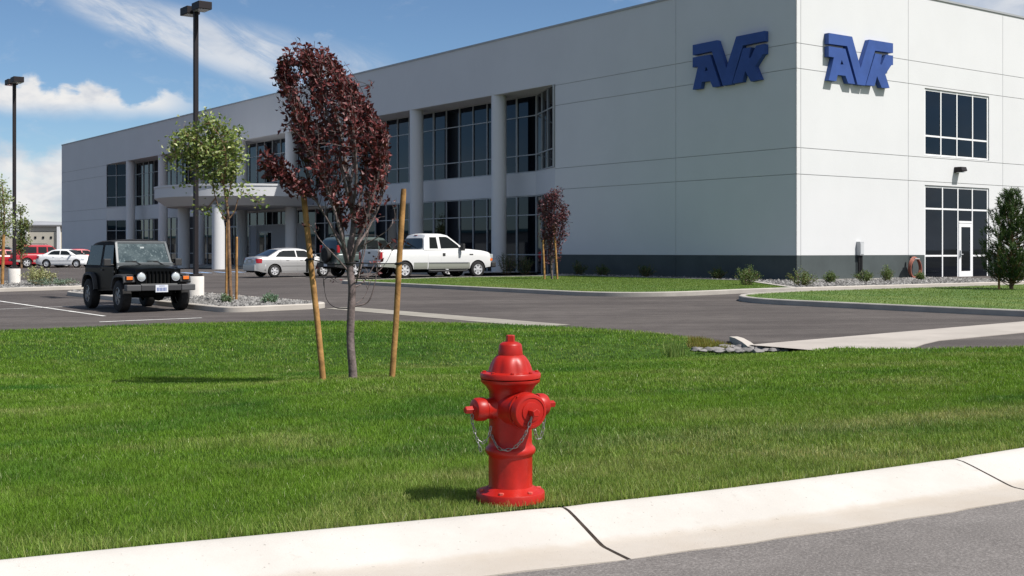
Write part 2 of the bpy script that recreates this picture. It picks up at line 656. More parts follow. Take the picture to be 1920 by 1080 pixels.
# far ground to the horizon, below everything else
m = principled('dry_ground', (0.17, 0.15, 0.105), 0.95, 0.1, var=0.3, vscale=0.02)
g = MB()
g.add([(-6000, -6000, E - 2.15), (6000, -6000, E - 2.15), (6000, 9000, E - 2.15), (-6000, 9000, E - 2.15)], [(0, 1, 2, 3)])
tag(part('ground', g, m), kind='structure')

# distant hills on the horizon, haze painted in as a pale blue-grey
hm = principled('distant_hill', (0.30, 0.31, 0.33), 1.0, 0.0, var=0.15, vscale=0.003)
rows = []
xs = np.linspace(-3600, 3600, 120)
for yy, k in ((4200, 0), (4600, 0.6), (5000, 1.0), (5600, 0.5), (6200, 0)):
    rows.append([(x, yy, E - 2 + k * (60 + 120 * float(fbm(np.array(x / 900 + 3.3), np.array(1.7), 5, 4)))) for x in xs])
tag(part('hills', MB().loft(rows), hm, smooth=60), kind='structure')


# parking lot
def z_parking(U, V, X, Y):
    z = zlot(U, V)
    z = np.where(shrink_mask(X, Y, 0.22), z - 0.6, z)
    return z


us = np.concatenate([np.arange(-90, -20, 5), np.arange(-20, 34.3, 0.5), np.arange(34.5, 130, 8)])
vs = np.concatenate([np.arange(9.4, 50, 0.5), np.arange(50, 200, 5)])
sheet('parking_lot', us, vs, z_parking, M['asphalt_lot'])


def z_street(U, V, X, Y):
    f = ss(V, 6.5, 9.4)
    base = -1.405 + 0.02 * np.clip(yfront(X) - Y - 0.7, 0, 4)
    base = np.where(X > 9, -1.405, base)
    z = base * (1 - f) + zlot(U, 9.4) * f
    z = np.where(shrink_mask(X, Y, 0.5), z - 0.6, z)
    return z


sheet('street', np.arange(-40, 60, 0.35), np.concatenate([np.arange(-40, -6, 2.0), np.arange(-6, 9.41, 0.308)]), z_street, M['asphalt_street'])

# lawn: rows from the kerb to the car park
nr = 90
tt = np.linspace(0, 1, nr) ** 1.15
LX = FR[None, :, 0] * (1 - tt[:, None]) + BK[None, :, 0] * tt[:, None]
LY = FR[None, :, 1] * (1 - tt[:, None]) + BK[None, :, 1] * tt[:, None]
LZ = zlawn(LX, LY) - 0.012
LZ[-1] -= 0.14
LX[-1], LY[-1] = LX[-2] * 0.02 + LX[-1] * 0.98, LY[-2] * 0.02 + LY[-1] * 0.98
ii = np.arange(nr * 121).reshape(nr, 121)
faces = np.stack([ii[:-1, :-1].ravel(), ii[:-1, 1:].ravel(), ii[1:, 1:].ravel(), ii[1:, :-1].ravel()], 1)
lawn = fast_mesh('lawn', np.stack([LX.ravel(), LY.ravel(), LZ.ravel() + E], 1), faces, M['soil'])
smooth_mesh(lawn.data, 60)
tag(lawn, kind='structure')


def grass_color(X, Y, rnd, n):
    """healthy green with straw-coloured patches, mown bands and per-blade change"""
    a = fbm(X * 0.55 + Y * 0.22, Y * 1.0 - X * 0.35, 11, 4)
    b = fbm(X * 1.9, Y * 2.6, 23, 3)
    d = Y - yfront(X)
    dry = np.clip((a - 0.55) * 3.4, 0, 1) * 0.55 + np.clip((b - 0.60) * 3.0, 0, 1) * 0.5
    dry = dry + 0.22 * np.exp(-(d / 0.45) ** 2) + 0.16 * np.exp(-(d / 1.6) ** 2) * (X > -1)
    # straw streaks to the right of the hydrant
    s1 = np.exp(-(((X - 3.2) / 2.4) ** 2)) * np.exp(-((Y - (9.0 + 0.42 * (X - 2.4))) / 0.36) ** 2)
    s2 = np.exp(-(((X - 1.2) / 1.0) ** 2)) * np.exp(-((Y - 7.6 - 0.3 * X) / 0.4) ** 2)
    s3 = np.exp(-(((X - 3.4) / 0.8) ** 2)) * np.exp(-((Y - 18.9) / 0.5) ** 2)
    dry = np.clip(dry + 0.85 * s1 * (0.5 + b) + 0.4 * s2 + 0.7 * s3, 0, 1)
    deep = np.clip((0.47 - a) * 3.2, 0, 1)
    green = np.array([0.109, 0.200, 0.017])
    dark = np.array([0.042, 0.122, 0.012])
    straw = np.array([0.31, 0.295, 0.125])
    c = green[None] * (1 - deep[:, None]) + dark[None] * deep[:, None]
    k = (dry * 0.55 + (rnd.random(n) < 0.05 + 0.32 * dry) * 0.45)[:, None]
    k = np.clip(k, 0, 1)
    c = c * (1 - k) + straw[None] * k
    t = fbm(X * 5.5, Y * 5.5, 61, 2)[:, None]
    fl_ = rnd.random(n) < 0.006
    c[fl_] = np.array([0.42, 0.46, 0.26])
    c = c * (0.42 + 0.75 * rnd.random((n, 1)) + 0.48 * t)
    return c


def blades(name, X, Y, Z, h, wd, rnd, lean=0.45, colfun=None, bend=True, col=None):
    n = len(X)
    a = rnd.random(n) * 2 * np.pi
    la = rnd.random(n) * 2 * np.pi
    ln = h * lean * rnd.random(n)
    wx, wy = np.cos(a) * wd * 0.5, np.sin(a) * wd * 0.5
    b0 = np.stack([X - wx, Y - wy, Z - 0.01], 1)
    b1 = np.stack([X + wx, Y + wy, Z - 0.01], 1)
    tx, ty = X + np.cos(la) * ln, Y + np.sin(la) * ln
    t1 = np.stack([tx + wx * 0.25, ty + wy * 0.25, Z + h], 1)
    t0 = np.stack([tx - wx * 0.25, ty - wy * 0.25, Z + h * 0.98], 1)
    verts = np.stack([b0, b1, t1, t0], 1).reshape(-1, 3)
    verts[:, 2] += E
    faces = np.arange(n * 4).reshape(n, 4)
    if col is None:
        col = (colfun or grass_color)(X, Y, rnd, n)
    c4 = np.ones((n, 4, 4), np.float32)
    c4[:, :, :3] = col[:, None, :]
    c4[:, 2:, :3] *= 1.15
    return verts, faces, c4.reshape(-1, 4)


M['grass'] = mat_attr('grass_blade', 0.55, 0.25, 0.30)


def sample_lawn(n, y0, y1, rnd):
    """points inside the frustum band y0..y1 that lie on the lawn"""
    Y = np.sqrt(rnd.random(n) * (y1 ** 2 - y0 ** 2) + y0 ** 2)
    X = (rnd.random(n) * 2 - 1) * Y * 0.62
    k = in_poly(X, Y, LAWN_POLY)
    return X[k], Y[k]


rnd = np.random.default_rng(5)
V_, F_, C_ = [], [], []
off = 0
for (n, y0, y1, h0, h1, w_) in ((400000, 4.2, 7.5, 0.016, 0.034, 0.0030), (370000, 7.5, 11.5, 0.016, 0.034, 0.0046),
                                (320000, 11.5, 16.5, 0.016, 0.034, 0.0075), (270000, 16.5, 26.5, 0.016, 0.034, 0.012)):
    X, Y = sample_lawn(n, y0, y1, rnd)
    k = np.hypot(X + 0.008, Y - 6.15) > 0.150 + 0.02 * rnd.random(len(X))
    X, Y = X[k], Y[k]
    tall = fbm(X * 2.2, Y * 2.2, 31, 3)
    h = (h0 + (h1 - h0) * rnd.random(len(X))) * (0.7 + 0.7 * tall)
    v_, f_, c_ = blades('g', X, Y, zlawn(X, Y) - 0.012, h, w_ * (0.7 + 0.6 * rnd.random(len(X))), rnd, 1.25)
    V_.append(v_); F_.append(f_ + off); C_.append(c_)
    off += len(v_)
# fringe hanging over the kerb
n = 9000
tf = rnd.random(n)
idx = np.interp(tf, np.linspace(0, 1, 121), np.arange(121))
X = np.interp(idx, np.arange(121), FR[:, 0])
Y = np.interp(idx, np.arange(121), FR[:, 1]) + 0.025 - rnd.random(n) * 0.045
k = (X > -5) & (X < 5)
X, Y = X[k], Y[k]
v_, f_, c_ = blades('g', X, Y, np.full(len(X), -1.30), 0.03 + 0.035 * rnd.random(len(X)), 0.005, rnd, 1.0)
V_.append(v_); F_.append(f_ + off); C_.append(c_)
off += len(v_)
grass = fast_mesh('grass', np.concatenate(V_), np.concatenate(F_), M['grass'], np.concatenate(C_))
tag(grass, kind='stuff')


# ------------------------------------------------------------------ kerbs
def sweep(path, prof, closed=False):
    """path: list of Vectors; profile (offset to the left of travel, dz)"""
    rows = []
    n = len(path)
    for i, p in enumerate(path):
        a = path[i - 1] if (i > 0 or closed) else path[i]
        b = path[(i + 1) % n] if (i < n - 1 or closed) else path[i]
        d = Vector((b.x - a.x, b.y - a.y, 0)).normalized()
        nrm = Vector((-d.y, d.x, 0))
        rows.append([p + nrm * o + Vector((0, 0, dz)) for o, dz in prof])
    if closed:
        rows.append(rows[0])
    mb = MB().loft(rows)
    return mb


# rolled kerb and gutter along the street, in cast lengths with joints
KF = catmull(FRONT, 601)
seg = np.r_[0, np.cumsum(np.hypot(np.diff(KF[:, 0]), np.diff(KF[:, 1])))]
s_mid = float(np.interp(0.24, KF[:, 0], seg))
LEN = 2.84
cuts = [s_mid + LEN * k for k in range(-9, 5)]
cuts = [c for c in cuts if 0 < c < seg[-1]]
bounds = [0.0] + cuts + [seg[-1]]
PROF = [(0.0, -0.22), (0.0, -0.018), (-0.018, -0.004), (-0.05, 0.0), (-0.10, -0.006), (-0.16, -0.022), (-0.28, -0.058), (-0.40, -0.095),
        (-0.435, -0.104), (-0.46, -0.107), (-0.57, -0.110), (-0.68, -0.112), (-0.68, -0.25)]
mk = bpy.data.materials.new('street_kerb_concrete')
mk.use_nodes = True
t = NT(mk.node_tree)
pb_, po_ = t.n('ShaderNodeBsdfPrincipled'), t.n('ShaderNodeOutputMaterial')
t.put(po_.inputs[0], pb_.outputs[0])
vec = t.n('ShaderNodeTexCoord').outputs['Object']
sx = t.n('ShaderNodeSeparateXYZ')
t.put(sx.inputs[0], vec)
blot = t.smooth(t.noise(vec, 1.3, 6, 0.65), 0.3, 0.7)
c_ = t.mix(blot, (0.44, 0.415, 0.38), (0.505, 0.48, 0.445))
pan = t.m('MULTIPLY', t.smooth(t.m('ADD', sx.outputs[2], t.m('MULTIPLY', t.noise(vec, 6, 4, 0.6), 0.03)), E - 1.285 - 0.068, E - 1.285 - 0.088), t.m('MULTIPLY_ADD', t.noise(vec, 2.2, 4, 0.6), 0.8, 0.15))
c_ = t.mix(pan, c_, (0.37, 0.315, 0.255))
pit = t.smooth(t.noise(vec, 55, 2, 0.5), 0.70, 0.76)
c_ = t.mix(t.m('MULTIPLY', pit, 0.55), c_, (0.16, 0.14, 0.12))
drk = t.smooth(t.noise(vec, 9, 5, 0.7), 0.62, 0.74)
c_ = t.mix(t.m('MULTIPLY', drk, 0.22), c_, (0.22, 0.19, 0.16))
t.put(pb_.inputs['Base Color'], c_)
pb_.inputs['Roughness'].default_value = 0.9
pb_.inputs['Specular IOR Level'].default_value = 0.15
t.put(pb_.inputs['Normal'], t.bump(t.noise(vec, 120, 4, 0.7), 0.35, 0.004))
# stain band along the flow line
kerb = MB()
for a, b in zip(bounds[:-1], bounds[1:]):
    a2, b2 = a + 0.009, b - 0.009
    ns = max(2, int((b2 - a2) / 0.15))
    sl = np.linspace(a2, b2, ns)
    path = [Vector((np.interp(x, seg, KF[:, 0]), np.interp(x, seg, KF[:, 1]), E - 1.285)) for x in sl]
    rows = []
    for i, p in enumerate(path):
        q0, q1 = path[max(i - 1, 0)], path[min(i + 1, ns - 1)]
        d = Vector((q1.x - q0.x, q1.y - q0.y, 0)).normalized()
        nrm = Vector((-d.y, d.x, 0))
        e = min(i, ns - 1 - i)
        wob = 0.006 * math.sin(sl[i] * 9.1) + 0.004 * math.sin(sl[i] * 23.7 + 1)
        rows.append([p + nrm * (o + (wob if o < -0.6 else 0)) + Vector((0, 0, dz - (0.004 if e == 0 and dz > -0.2 else 0))) for o, dz in PROF])
    kerb.loft(rows, cap=True)
kob = part('kerb', kerb, mk, smooth=35)
tag(kob, kind='structure')
# dark filler in the joints
jm = principled('joint_filler', (0.045, 0.035, 0.028), 0.9, 0.1, var=0.4, vscale=20)
jb = MB()
for c in cuts:
    sl = (c - 0.012, c + 0.012)
    path = [Vector((np.interp(x, seg, KF[:, 0]), np.interp(x, seg, KF[:, 1]), E - 1.291)) for x in sl]
    d = (path[1] - path[0]).normalized()
    nrm = Vector((-d.y, d.x, 0))
    rows = [[p + nrm * o + Vector((0, 0, dz)) for o, dz in PROF[1:-1]] for p in path]
    jb.loft(rows)
tag(part('kerb_joint_filler', jb, jm), kind='structure')


def rounded(poly, rad, seg=8):
    """round the corners of a closed uv polygon; rad per corner"""
    out = []
    n = len(poly)
    for i in range(n):
        p0, p1, p2 = (Vector((*poly[i - 1], 0)), Vector((*poly[i], 0)), Vector((*poly[(i + 1) % n], 0)))
        r = rad[i] if isinstance(rad, (list, tuple)) else rad
        a, b = (p0 - p1).normalized(), (p2 - p1).normalized()
        ang = a.angle(b)
        if r <= 0 or abs(ang - math.pi) < 0.02:
            out.append((p1.x, p1.y))
            continue
        t = min(r / math.tan(ang / 2), (p0 - p1).length * 0.49, (p2 - p1).length * 0.49)
        q0, q2 = p1 + a * t, p1 + b * t
        for k in range(seg + 1):
            f = k / seg
            q = q0 * (1 - f) ** 2 + p1 * 2 * f * (1 - f) + q2 * f * f
            out.append((q.x, q.y))
    return out


def resample(poly, step):
    out = []
    n = len(poly)
    for i in range(n):
        a, b = np.array(poly[i]), np.array(poly[(i + 1) % n])
        k = max(1, int(np.hypot(*(b - a)) / step))
        for j in range(k):
            out.append(tuple(a + (b - a) * j / k))
    return out


def island(name, poly_uv, rad, top_mat, fill_name, h=0.135, kerb_w=0.16, kmat='concrete', fill_drop=0.03, zf=None, crown=0.0):
    """raised kerbed island: kerb ring and a filled top"""
    zf = zf or zl
    ring = resample(rounded(poly_uv, rad), 1.0)
    path = [P(u, v, zf(u, v)) for u, v in ring]
    # polygon is counter-clockwise: left of travel is inside
    prof = [(0.0, -0.3), (0.0, h - 0.02), (0.02, h), (kerb_w, h), (kerb_w, h - 0.2)]
    k = part('kerb', sweep(path, prof, True), M[kmat], smooth=30)
    tag(k, kind='structure')
    c = np.mean(np.array(ring), 0)
    inner = []
    n = len(ring)
    rows = [[], []]
    for i in range(n):
        a, b = np.array(ring[i - 1]), np.array(ring[(i + 1) % n])
        d = (b - a) / np.hypot(*(b - a))
        nin = np.array((-d[1], d[0]))
        q = np.array(ring[i]) + nin * (kerb_w - 0.02)
        inner.append(tuple(q))
    bm = bmesh.new()
    vs = [bm.verts.new(P(u, v, zf(u, v) + h - fill_drop)) for u, v in inner]
    f = bm.faces.new(vs)
    bmesh.ops.triangulate(bm, faces=[f])
    for _ in range(3):
        es = [e for e in bm.edges if e.calc_length() > 1.2]
        if es:
            bmesh.ops.subdivide_edges(bm, edges=es, cuts=1)
            bmesh.ops.triangulate(bm, faces=bm.faces[:])
    for vtx in bm.verts:
        u, v = UV(vtx.co.x, vtx.co.y)
        vtx.co.z = E + zf(u, v) + h - fill_drop
    bmesh.ops.recalc_face_normals(bm, faces=bm.faces)
    me = bpy.data.meshes.new(fill_name)
    bm.to_mesh(me)
    bm.free()
    if me.polygons and sum(p.normal.z for p in me.polygons) < 0:
        me.flip_normals()
    me.materials.append(top_mat)
    ob = bpy.data.objects.new(fill_name, me)
    COL.objects.link(ob)
    tag(ob, kind='structure')
    return inner


def mat_gravel():
    m = bpy.data.materials.new('gravel')
    m.use_nodes = True
    t = NT(m.node_tree)
    b = t.n('ShaderNodeBsdfPrincipled')
    o = t.n('ShaderNodeOutputMaterial')
    t.put(o.inputs[0], b.outputs[0])
    vec = t.n('ShaderNodeTexCoord').outputs['Object']
    vo = t.n('ShaderNodeTexVoronoi')
    t.put(vo.inputs['Vector'], vec)
    vo.inputs['Scale'].default_value = 14
    h = t.n('ShaderNodeSeparateColor')
    t.put(h.inputs[0], vo.outputs['Color'])
    c = t.mix(h.outputs[0], (0.055, 0.053, 0.05), (0.24, 0.232, 0.22))
    t.put(b.inputs['Base Color'], c)
    b.inputs['Roughness'].default_value = 0.9
    b.inputs['Specular IOR Level'].default_value = 0.2
    t.put(b.inputs['Normal'], t.bump(t.m('SUBTRACT', 1.0, vo.outputs['Distance']), 1.0, 0.06))
    return m


M['gravel'] = mat_gravel()


def mat_turf():
    m = bpy.data.materials.new('far_turf')
    m.use_nodes = True
    t = NT(m.node_tree)
    b = t.n('ShaderNodeBsdfPrincipled')
    o = t.n('ShaderNodeOutputMaterial')
    t.put(o.inputs[0], b.outputs[0])
    vec = t.n('ShaderNodeTexCoord').outputs['Object']
    f = t.smooth(t.noise(vec, 0.5, 5, 0.6), 0.35, 0.68)
    f2 = t.noise(vec, 45, 3, 0.7)
    c = t.mix(f, (0.058, 0.125, 0.016), (0.125, 0.175, 0.035))
    t.put(b.inputs['Base Color'], c)
    b.inputs['Roughness'].default_value = 0.9
    t.put(b.inputs['Normal'], t.bump(f2, 0.8, 0.03))
    return m


M['turf'] = mat_turf()

ISL_A = [(23.4, -2), (60, -2), (60, 23.4), (23.4, 23.4)]                 # right grass island
inA = island('island', ISL_A, [0, 0, 2, 3.6], M['turf'], 'lawn', kmat='concrete', h=0.14)
ISL_B = [(23.0, 25.3), (30.0, 25.3), (35.5, 32.5), (35.5, 43.0), (23.0, 43.0)]         # grass in front of the pickup
inB = island('island', ISL_B, [3.2, 0, 0, 0, 0.8], M['turf'], 'lawn', kmat='concrete')
ISL_C = [(11.6, 27.2), (14.55, 27.2), (14.55, 41.0), (11.6, 41.0)]       # gravel island beside the four-wheel drive
inC = island('island', ISL_C, [0.7, 0.9, 1.2, 1.2], M['gravel'], 'gravel_bed', kmat='concrete_white')
ISL_D = [(7.0, 45.2), (14.3, 45.2), (14.3, 54.5), (7.0, 54.5)]
inD = island('island', ISL_D, [1.2, 1.4, 1.2, 1.2], M['gravel'], 'gravel_bed', kmat='concrete_white')
# planting strip along the building, right and left of its corner
ISL_E = [(29.9, 25.305), (46.2, 25.305), (46.2, 31.5), (37.4, 31.5), (37.4, 45.5), (35.4, 45.5), (35.4, 32.5)]
inE = island('island', ISL_E, [0.0, 0.8, 0, 0, 0, 0.5, 0], M['gravel'], 'gravel_bed', kmat='concrete_white', h=0.13)

# walk in front of the building and its entrance
wk = MB()
wk.loft([[P(34.0, v, zl(34, v) - 0.1), P(34.0, v, zl(34, v) + 0.11), P(34.03, v, zl(34, v) + 0.13), P(43, v, zl(34, v) + 0.13)] for v in np.linspace(50, 135, 30)])
tag(part('pavement', wk, M['concrete_white'], smooth=30), kind='structure')
# landing outside the side door
ld = MB()
ld.add([P(46.5, 25.2, -1.19), P(62, 25.2, -1.19), P(62, 31.6, -1.17), P(46.5, 31.6, -1.17)], [(0, 1, 2, 3)])
tag(part('path', ld, M['asphalt_lot']), kind='structure')


# concrete ribbon gutter and the valley gutter across the driveway
def strip(name, path, w0, w1, mat, dz=0.006):
    mb = MB()
    rows = []
    for i, (u, v) in enumerate(path):
        a = np.array(path[max(i - 1, 0)])
        b = np.array(path[min(i + 1, len(path) - 1)])
        d = (b - a) / np.hypot(*(b - a))
        n = np.array((-d[1], d[0]))
        row = []
        wl_ = w0(u) if callable(w0) else w0
        for o in (wl_, (wl_ + w1) / 2, w1):
            q = np.array((u, v)) + n * o
            row.append(P(q[0], q[1], zl(*q) + dz))
        row.insert(0, row[0] - Vector((0, 0, 0.2)))
        rows.append(row)
    mb.loft(rows)
    ob = part(name, mb, mat, smooth=30)
    return ob


tag(strip('ribbon_gutter', [(14.65, v) for v in np.arange(18.4, 27.3, 0.8)] + [(14.65, 27.15)], -0.42, 0.42, principled('worn_gutter', (0.27, 0.25, 0.215), 0.9, 0.2, var=0.15, vscale=1.5)), kind='structure')
tag(strip('valley_gutter', [(u, 12.15) for u in np.arange(14.2, 45, 0.7)], lambda u: -0.72 - 1.1 * (1 - min(1, (u - 14.2) / 2.6)), 0.78, principled('gutter_concrete', (0.37, 0.335, 0.30), 0.9, 0.2, var=0.12, vscale=0.9), 0.010), kind='structure')
# low kerb that ends at the gutter mouth
kp = [Vector((*P(u, v)[:2], z + E)) for u, v, z in ((14.60, 13.62, -1.405), (14.52, 13.42, -1.415), (14.34, 13.1, -1.45), (14.2, 12.85, -1.50))]
tag(part('kerb', sweep(kp, [(-0.08, -0.3), (-0.08, 0.0), (0.06, 0.0), (0.06, -0.3)]), M['concrete_white'], smooth=30), kind='structure')

# painted lines
ln = MB()


def pline(u0, v0, u1, v1, w=0.1):
    n = max(2, int(math.hypot(u1 - u0, v1 - v0)))
    d = np.array((u1 - u0, v1 - v0)) / math.hypot(u1 - u0, v1 - v0)
    q = np.array((-d[1], d[0])) * w / 2
    rows = []
    for f in np.linspace(0, 1, n + 1):
        c = np.array((u0, v0)) + np.array((u1 - u0, v1 - v0)) * f
        rows.append([P(*(c + q), zl(*(c + q)) + 0.008), P(*(c - q), zl(*(c - q)) + 0.008)])
    ln.loft(rows)


pline(8.95, 28.0, 8.95, 38.3)
pline(6.2, 28.0, 6.2, 38.3)
pline(3.5, 28.0, 3.5, 38.3)
pline(2.5, 33.0, 11.5, 33.0)
pline(8.2, 26.0, 10.4, 25.75, 0.13)
for v in (46.0, 49.0, 52.2, 55.4, 58.6, 61.8, 84, 87, 90, 93, 96, 99, 102):
    pline(25.6, v, 31.8, v)
pline(24.0, 64.6, 33.8, 64.6)
pline(24.0, 68.0, 33.8, 68.0)
tag(part('road_markings', ln, M['paint_line']), kind='structure')
bl = MB()
for k in range(8):
    u0 = 25.5 + k * 1.0
    n = [P(u0, 64.8, 0), P(u0 + 0.35, 64.8, 0), P(u0 + 0.9, 67.8, 0), P(u0 + 0.55, 67.8, 0)]
    for q in n:
        u, v = UV(q.x, q.y)
        q.z = E + zl(u, v) + 0.008
    bl.add(n, [(0, 1, 2, 3)])
tag(part('road_markings', bl, principled('blue_road_paint', (0.22, 0.33, 0.52), 0.8, 0.2, var=0.3)), kind='structure')


# short turf blades for the two far lawns
def far_blades(inner, n, rnd, hz):
    uv = np.array(inner)
    lo, hi = uv.min(0), uv.max(0)
    q = lo + rnd.random((n, 2)) * (hi - lo)
    k = in_poly(q[:, 0], q[:, 1], [tuple(p) for p in inner])
    q = q[k]
    X, Y = q[:, 0] * CA - q[:, 1] * SA, q[:, 0] * SA + q[:, 1] * CA
    k = np.abs(X / Y) < 0.47
    X, Y, q = X[k], Y[k], q[k]
    z = zlot(q[:, 0], q[:, 1]) + hz

    def colf(X, Y, rnd, n):
        a = fbm(X * 0.4, Y * 0.7, 47, 4)[:, None]
        c = np.array([[0.070, 0.150, 0.016]]) * (1 - a) + np.array([[0.165, 0.205, 0.045]]) * a
        return c * (0.7 + 0.6 * rnd.random((n, 1)))
    return blades('g', X, Y, z, 0.02 + 0.025 * rnd.random(len(X)), 0.014, rnd, 1.2, colf)


V_, F_, C_ = [], [], []
off = 0
for inner, n, hz in ((inA, 200000, 0.105), (inB, 90000, 0.10)):
    v_, f_, c_ = far_blades(inner, n, rnd, hz)
    V_.append(v_); F_.append(f_ + off); C_.append(c_)
    off += len(v_)
tag(fast_mesh('grass', np.concatenate(V_), np.concatenate(F_), M['grass'], np.concatenate(C_)), kind='stuff')


# loose stones over the gravel beds
def gravel_stones(inners, n, rnd, hz):
    V_, F_, C_ = [], [], []
    off = 0
    base = np.array([(1, 0, 0), (-1, 0, 0), (0, 1, 0), (0, -1, 0), (0, 0, 0.8), (0, 0, -0.8)], float)
    fc = np.array([(0, 2, 4), (2, 1, 4), (1, 3, 4), (3, 0, 4)])
    for inner, nn in zip(inners, n):
        uv = np.array(inner)
        lo, hi = uv.min(0), uv.max(0)
        q = lo + rnd.random((nn, 2)) * (hi - lo)
        q = q[in_poly(q[:, 0], q[:, 1], [tuple(p) for p in inner])]
        for (u, v) in q:
            s = 0.025 + 0.05 * rnd.random() ** 2
            a = rnd.random() * 6.28
            c, s_ = math.cos(a), math.sin(a)
            b = base * (s * (0.7 + 0.6 * rnd.random(3)))[None]
            b = b + rnd.normal(0, s * 0.16, b.shape)
            b = np.stack([b[:, 0] * c - b[:, 1] * s_, b[:, 0] * s_ + b[:, 1] * c, b[:, 2]], 1)
            p = P(u, v, zl(u, v) + hz)
            V_.append(b + np.array(p))
            F_.append(fc + off)
            off += 6
            g = 0.05 + 0.22 * rnd.random()
            C_.append(np.repeat(np.array([[g, g * 0.97, g * 0.93, 1]]), 6, 0))
    return np.concatenate(V_), np.concatenate(F_), np.concatenate(C_)


M['stones'] = mat_attr('loose_gravel', 0.85, 0.25)
v_, f_, c_ = gravel_stones((inC, inD, inE), (9000, 4500, 9000), rnd, 0.115)
tag(fast_mesh('gravel', v_, f_, M['stones'], c_), kind='stuff')
# ================================================================== OFFICE BUILDING
BX, BY = (P(33, 27.84) * S).x, (P(33, 27.84) * S).y
bld = thing('office_building', 'long white two-storey office building with columns, dark ribbon windows and a rounded entrance canopy', 'building', (BX, BY, 0), AL)


def bz(z):
    return S * z + E


def L_left(s, z, d=0.0):          # left facade: s along b, d metres out of the wall
    return (-d, S * s, bz(z))


def L_right(s, z, d=0.0):
    return (S * s, -d, bz(z))


ZB, ZT, ZD = -1.35, 9.87, -0.165
JH = [7.29, 6.40, 3.62, 2.69]
GAP = 0.012                        # half width of a joint (m)


def panel_wall(fn, s0, s1, z0, z1, sj, zj, holes, sign=1, d_back=0.03):
    """cells between joints; fn(s, z, d) gives local points; holes are (s0, s1, z0, z1)"""
    mb = MB()
    sl = {round(s0, 4): 0, round(s1, 4): 0}
    zs = {round(z0, 4): 0, round(z1, 4): 0}
    for h in holes:
        for x in h[:2]:
            sl.setdefault(round(x, 4), 0)
        for x in h[2:]:
            zs.setdefault(round(x, 4), 0)
    for x in sj:
        sl[round(x, 4)] = GAP
    for x in zj:
        zs[round(x, 4)] = GAP
    S_, Z_ = sorted(sl), sorted(zs)
    for i in range(len(S_) - 1):
        for j in range(len(Z_) - 1):
            cs, cz = (S_[i] + S_[i + 1]) / 2, (Z_[j] + Z_[j + 1]) / 2
            if any(h[0] < cs < h[1] and h[2] < cz < h[3] for h in holes):
                continue
            a0, a1 = S_[i] + sl[S_[i]] / S, S_[i + 1] - sl[S_[i + 1]] / S
            b0, b1 = Z_[j] + zs[Z_[j]] / S, Z_[j + 1] - zs[Z_[j + 1]] / S
            q = [fn(a0, b0), fn(a1, b0), fn(a1, b1), fn(a0, b1)]
            mb.add(q, [(0, 1, 2, 3)])
            # returns into the joints and openings
            bk = [fn(a0, b0, -0.03), fn(a1, b0, -0.03), fn(a1, b1, -0.03), fn(a0, b1, -0.03)]

            def hole_at(s, z):
                return any(h[0] < s < h[1] and h[2] < z < h[3] for h in holes)
            ds = [(0, 1, 0, cs, b0 - 0.05), (1, 2, 1, a1 + 0.05, cz), (2, 3, 2, cs, b1 + 0.05), (3, 0, 3, a0 - 0.05, cz)]
            for k0, k1, _, ps, pz in ds:
                dep = -0.16 if hole_at(ps, pz) else -0.03
                bb = [None, None]
                pts = [q[k0], q[k1]]
                sz = [(a0, b0), (a1, b0), (a1, b1), (a0, b1)]
                p2 = [fn(*sz[k1], dep), fn(*sz[k0], dep)]
                mb.add(pts + p2, [(0, 1, 2, 3)])
    return mb


# openings
WIN_UP = (7.5, 11.9, 3.68, 6.31)
WIN_DOOR = (7.5, 11.9, -1.04, 2.55)
rightw = panel_wall(L_right, 0.0, 58.0, ZD, 9.80, [0.23, 6.45, 12.9, 19.35, 25.8, 32.2, 38.6, 45, 51.5], JH, [WIN_UP, (7.5, 11.9, ZD, 2.55)])
part('wall', rightw, M['wall'], bld)
left_a = panel_wall(L_left, 0.0, 13.56, ZD, ZT, [6.0], JH, [])
part('wall', left_a, M['wall'], bld)
left_b = panel_wall(L_left, 74.86, 87.9, ZD, ZT, [], JH, [])
part('wall', left_b, M['wall'], bld)
# dark painted base, butted under the panels
part('wall_base', panel_wall(L_right, 0.0, 7.5, ZB, ZD - 0.012, [0.23, 6.45], [], []), M['wall_dark'], bld)
q = panel_wall(L_right, 11.9, 58.0, ZB, ZD - 0.012, [12.9, 19.35, 25.8, 32.2], [], [])
part('wall_base', q, M['wall_dark'], bld)
q = panel_wall(L_left, 0.0, 13.56, ZB, ZD - 0.012, [6.0], [], [])
part('wall_base', q, M['wall_dark'], bld)
q = panel_wall(L_left, 74.86, 87.9, ZB, ZD - 0.012, [], [], [])
part('wall_base', q, M['wall_dark'], bld)
# dark backing behind the joints (leaves the openings free)
bk = MB()


def rect(fn, s0, s1, z0, z1, d):
    bk.add([fn(s0, z0, d), fn(s1, z0, d), fn(s1, z1, d), fn(s0, z1, d)], [(0, 1, 2, 3)])


rect(L_left, 0.0, 13.5, ZB, ZT - 0.05, -0.028)
part('joint_backing', bk, M['joint'], bld)
bk = MB()
rect(L_left, 74.9, 87.8, ZB, ZT - 0.05, -0.028)
part('joint_backing', bk, M['joint'], bld)
bk = MB()
for s0, s1, z0, z1 in ((0.0, 7.45, ZB, 9.75), (11.95, 57.9, ZB, 9.75), (7.45, 11.95, 6.36, 9.75), (7.45, 11.95, 2.6, 3.63)):
    rect(L_right, s0, s1, z0, z1, -0.028)
part('joint_backing', bk, M['joint'], bld)

